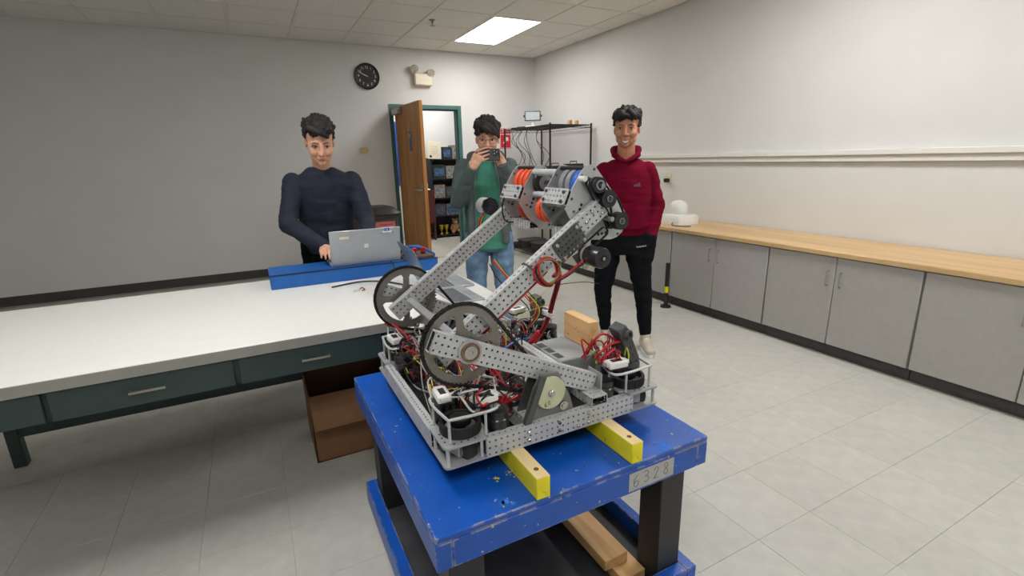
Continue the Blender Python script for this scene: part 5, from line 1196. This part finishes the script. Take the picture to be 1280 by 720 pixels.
    # phone: a thing of its own, held in the hands
    M = Matrix.Rotation(rz, 3, 'Z'); tp = thing('smartphone', 'dark smartphone held up sideways in both hands in front of a face', 'phone', Vector(loc)+M@(ph*PS), None, rz)
    tl = Matrix.Rotation(R(-8), 3, 'X')
    obj('case', MB().box((0, 0, 0), (.152, .0095, .076), .004, tl), mat('phone_case', (40, 42, 50), .35), tp)
    isl = obj('camera_island', MB().box(tl@Vector((.050, -.0062, .012)), (.040, .003, .042), .0014, tl), m_black, tp)
    for a, c in ((.042, .022), (.042, .002), (.059, .012)): obj('lens', MB().lathe([(.001, 0), (.0072, 0), (.0072, .0022), (.001, .0026)], tl@Vector((a, -.0074, c)), tl@-Y, 14), mat('lens_glass', (14, 14, 20), .08), isl)
person_phone()

# ------------------------------------------------ person in the maroon hoodie
def person_hoodie():
    loc = (2.309, 2.722, 0); rz = R(-41); HV[:] = [1.12, 1.06, 1.03]
    m_sk = skinmat('skin_brown', (184, 130, 102)); m_h = mat('hair_black', (13, 12, 12), .65, var=.3, scale=120); m_lip = mat('lip_brown', (156, 98, 82), .45)
    t = thing('person', 'smiling person in a maroon hoodie and black joggers standing with a hand in a pocket', 'person', loc, None, rz)
    t.scale = (.978,)*3
    H = Vector((.0, -.045, 1.588)); HR = Matrix.Rotation(R(-4), 3, 'Z') @ Matrix.Rotation(R(4), 3, 'X')
    hip = [Vector((-.088, 0, .83)), Vector((.088, 0, .83))]; kn = [Vector((-.138, -.01, .46)), Vector((.155, -.03, .46))]; an = [Vector((-.112, .05, .085)), Vector((.190, -.07, .085))]
    sh = [Vector((-.168, 0, 1.318)), Vector((.168, 0, 1.318))]; el = [Vector((-.225, .03, 1.07)), Vector((.222, .04, 1.06))]; wr = [Vector((-.185, -.03, .86)), Vector((.190, -.03, .845))]
    b = MB(); head_shapes(b, H, HR)
    b.cap((0, 0, 1.36), (0, -.025, 1.49), .064, .060).loft([(0, 0, .81, .14, .09), (0, 0, .95, .13, .09), (0, 0, 1.10, .125, .085), (0, 0, 1.25, .14, .09), (0, 0, 1.33, .12, .075), (0, 0, 1.38, .06, .055)])
    for i in (0, 1):
        b.chain([hip[i], kn[i], an[i]], [.072, .050, .035]).cap(an[i], an[i]+Vector((.03*(2*i-1), -.12, -.05)), .033, .03); b.chain([sh[i]-Z*.02, el[i], wr[i]], [.034, .032, .026])
        hand(b, wr[i], (-.10*(2*i-1), -.05, -1), (.9*(2*i-1), -.1, 0), (1.2, 1.3, .9), 0, -1 if i else 1, .5, None, ((-.3*(2*i-1), .3, -1), (-.2*(2*i-1), .1, -1), (-.2*(2*i-1), .1, -1)))
    remeshed('body', b, .0042, 3, m_sk, t)
    face_parts(t, H, HR, m_sk, m_h, 1., False, m_lip=m_lip)
    fr = [([(-.05, -.06, .10), (-.02, -.085, .090), (.01, -.088, .084)], .022), ([(.02, -.07, .11), (.045, -.078, .085), (.055, -.066, .062)], .022), ([(-.03, -.07, .105), (-.05, -.074, .080), (-.06, -.060, .056)], .020)]
    remeshed('hair', hair_shape(H, HR, 8, .006, fr, .000, .004, .0120, .060), .004, 5, m_h, t)
    m_ho = mat('maroon_fleece', (104, 8, 36), .9, spec=.1, var=.05, scale=16, bump=.2, bscale=320)
    ho = MB().loft([(0, .0, .862, .158, .118), (0, 0, .90, .166, .124), (0, 0, .93, .180, .136), (0, 0, 1.02, .182, .136), (0, 0, 1.18, .182, .132), (0, 0, 1.27, .184, .120), (0, .002, 1.335, .156, .098), (0, .012, 1.368, .118, .088), (0, .020, 1.388, .09, .076)])
    for i in (0, 1): ho.chain([sh[i]+Vector((-.015*(2*i-1), 0, -.01)), el[i], (el[i]+wr[i])/2, wr[i]+Vector((0, 0, .02))], [.062, .060, .056, .049])
    ho.chain([Vector((-.046, -.096, 1.392)), Vector((-.082, -.040, 1.420)), Vector((-.080, .045, 1.450)), Vector((0, .095, 1.45)), Vector((.080, .045, 1.450)), Vector((.082, -.040, 1.420)), Vector((.046, -.096, 1.392))], [.013, .020, .028, .044, .028, .020, .013])
    ho.chain([Vector((-.046, -.096, 1.392)), Vector((0, -.110, 1.374)), Vector((.046, -.096, 1.392))], [.016, .014, .016])
    hood = remeshed('hoodie', ho, .0065, 5, m_ho, t, 'maroon pullover hoodie', .008, 11)
    # kangaroo pocket
    pk = MB(); n = 14; rows = ((.915, .125), (.99, .125), (1.045, .095), (1.09, .062)); vs = []
    for (zz, hw) in rows:
        for k in range(n): x = -hw+2*hw*k/(n-1); vs.append((x, -.146*(max(0, 1-abs(x/.190)**2.3))**(1/2.3)-.004, zz))
    vs += [(x*.98, y+.02, z) for x, y, z in vs]; N_ = n*4; fs = []
    for r_ in range(3):
        for k in range(n-1): i = r_*n+k; fs += [(i, i+1, i+n+1, i+n), (N_+i, N_+i+n, N_+i+n+1, N_+i+1)]
    for r_ in range(3): fs += [(r_*n, (r_+1)*n, N_+(r_+1)*n, N_+r_*n), (r_*n+n-1, N_+r_*n+n-1, N_+(r_+1)*n+n-1, (r_+1)*n+n-1)]
    for k in range(n-1): fs += [(k, N_+k, N_+k+1, k+1), (3*n+k, 3*n+k+1, N_+3*n+k+1, N_+3*n+k)]
    obj('front_pocket', MB().add(vs, fs), m_ho, hood)
    for i, L in ((-1, .13), (1, .15)):
        dsx = MB().tube(bez([(i*.030, -.118, 1.345), (i*.034, -.130, 1.31), (i*.036, -.138, 1.26), (i*.036, -.140, 1.345-L)], 5), .0034, 6); obj('drawstring', dsx, m_ho, hood)
    # chest emblem: three slanted bars
    m_em = mat('emblem_grey', (92, 66, 78), .6); ex_, ez_ = .088, 1.218; fm = frame(Vector((.97, .10, 0)), Vector((0, .12, 1)))
    for k, hgt in enumerate((.014, .022, .030)):
        x = (k-1)*.0155; obj('emblem_bar', MB().prism([(x-.012, -.012), (x+.002, -.012), (x+.002+.0035*0, -.012+.004), (x-.006+.0, -.012+hgt), (x-.018+.004, -.012+hgt*.66)], Vector((ex_, -.1315, ez_)), fm.col[0], fm.col[1], .003), m_em, hood, smooth=0)
    jn = MB().loft([(0, 0, .72, .145, .110), (0, 0, .78, .165, .118), (0, 0, .86, .160, .112), (0, 0, .93, .150, .105)])
    for i in (0, 1): jn.chain([hip[i]-Z*.02+X*.012*(2*i-1), hip[i]*.5+kn[i]*.5, kn[i], an[i]*.4+kn[i]*.6, an[i]*.8+kn[i]*.2], [.098, .088, .066, .057, .046])
    for i in (0, 1): jn.cap(wr[i]+Vector((-.010*(2*i-1), -.005, -.005)), wr[i]+Vector((-.028*(2*i-1), -.015, -.15)), .056, .062)
    pn = remeshed('joggers', jn, .007, 4, m_blackpant, t, 'black jogger trousers', .008, 11)
    for i in (0, 1): obj('ankle_cuff', MB().tube([an[i]*.84+kn[i]*.16, an[i]*.95+kn[i]*.05, an[i]*1.0+kn[i]*.0-Z*.005], [.045, .037, .037], 18), m_blackpant, pn)
    text('trouser_lettering', 'Timberland', .016, m_white, pn, Vector((.128, -.128, .792)), frame(Vector((.93, .32, .10)), Z), .0006)
    m_sn = mat('cream_sneaker', (186, 178, 162), .6, var=.06, scale=30)
    for i in (0, 1): shoe(t, an[i], (-.12+.34*i, -1), m_sn, m_white)
person_hoodie(); HV[:] = [1.05, 1.05, 1.05]

# ------------------------------------------------ person behind the silver laptop
def person_laptop():
    loc = (.415, 3.44, 0); rz = R(-4)
    m_sk = skinmat('skin_light', (214, 164, 138)); m_h = mat('hair_dark_brown', (26, 21, 19), .65, var=.3, scale=120); m_lip = mat('lip_rose', (176, 104, 96), .45)
    t = thing('person', 'person in a navy sweater leaning over the silver laptop behind the table', 'person', loc, None, rz)
    H = Vector((0, -.20, 1.50)); HR = Matrix.Rotation(R(22), 3, 'X')
    hip = [Vector((-.09, .02, .86)), Vector((.09, .02, .86))]; kn = [Vector((-.10, 0, .47)), Vector((.10, 0, .47))]; an = [Vector((-.105, .03, .09)), Vector((.105, .03, .09))]
    sh = [Vector((-.176, -.085, 1.268)), Vector((.176, -.085, 1.268))]; el = [Vector((-.235, -.16, 1.02)), Vector((.230, -.16, 1.02))]; wr = [Vector((-.05, -.44, .905)), Vector((.20, -.44, .905))]
    b = MB(); head_shapes(b, H, HR)
    b.cap((0, -.08, 1.30), (0, -.165, 1.42), .058, .052).loft([(0, .02, .84, .14, .09), (0, 0, .95, .13, .09), (0, -.03, 1.10, .125, .085), (0, -.06, 1.2, .15, .10), (0, -.08, 1.29, .15, .085), (0, -.09, 1.34, .07, .06)])
    for i in (0, 1):
        b.chain([hip[i], kn[i], an[i]], [.075, .052, .036]).cap(an[i], an[i]+Vector((0, -.12, -.055)), .034, .03); b.chain([sh[i]-Z*.02, el[i], wr[i]], [.034, .032, .026]); hand(b, wr[i], (0, -1, -.05), (0, -.1, 1), (.25, .4, .35), .0, -1 if i else 1, .3)
    remeshed('body', b, .0045, 3, m_sk, t)
    face_parts(t, H, HR, m_sk, m_h, 0, False, m_lip=m_lip)
    remeshed('hair', hair_shape(H, HR, 5, .012, [([(-.05, -.06, .10), (0, -.09, .085), (.04, -.085, .06)], .022)], .005, .004, .011), .0045, 3, m_h, t)
    m_nv = mat('navy_knit', (28, 34, 52), .85, var=.08, scale=18, bump=.3, bscale=300)
    sw = MB().loft([(0, .02, .80, .165, .125), (0, .02, .84, .168, .125), (0, 0, 1.0, .168, .125), (0, -.04, 1.15, .178, .125), (0, -.07, 1.25, .192, .11), (0, -.085, 1.315, .14, .09), (0, -.10, 1.355, .075, .068)])
    for i in (0, 1): sw.chain([sh[i], el[i], (el[i]+wr[i])/2, wr[i]-(wr[i]-el[i])*.06], [.060, .056, .049, .040])
    remeshed('sweater', sw, .007, 5, m_nv, t, 'navy long sleeved sweater', .007, 12)
    jn = MB().loft([(0, .02, .76, .160, .115), (0, .02, .80, .165, .115), (0, .02, .90, .155, .108), (0, .01, .98, .145, .10)])
    for i in (0, 1): jn.chain([hip[i]-Z*.02, kn[i], an[i]+Z*.02], [.098, .072, .058])
    remeshed('trousers', jn, .009, 4, m_blackpant, t, None, .006, 12)
    for i in (0, 1): shoe(t, an[i], (-.1+.2*i, -1), mat('dark_sneaker', (60, 60, 64), .6), m_white)
person_laptop()
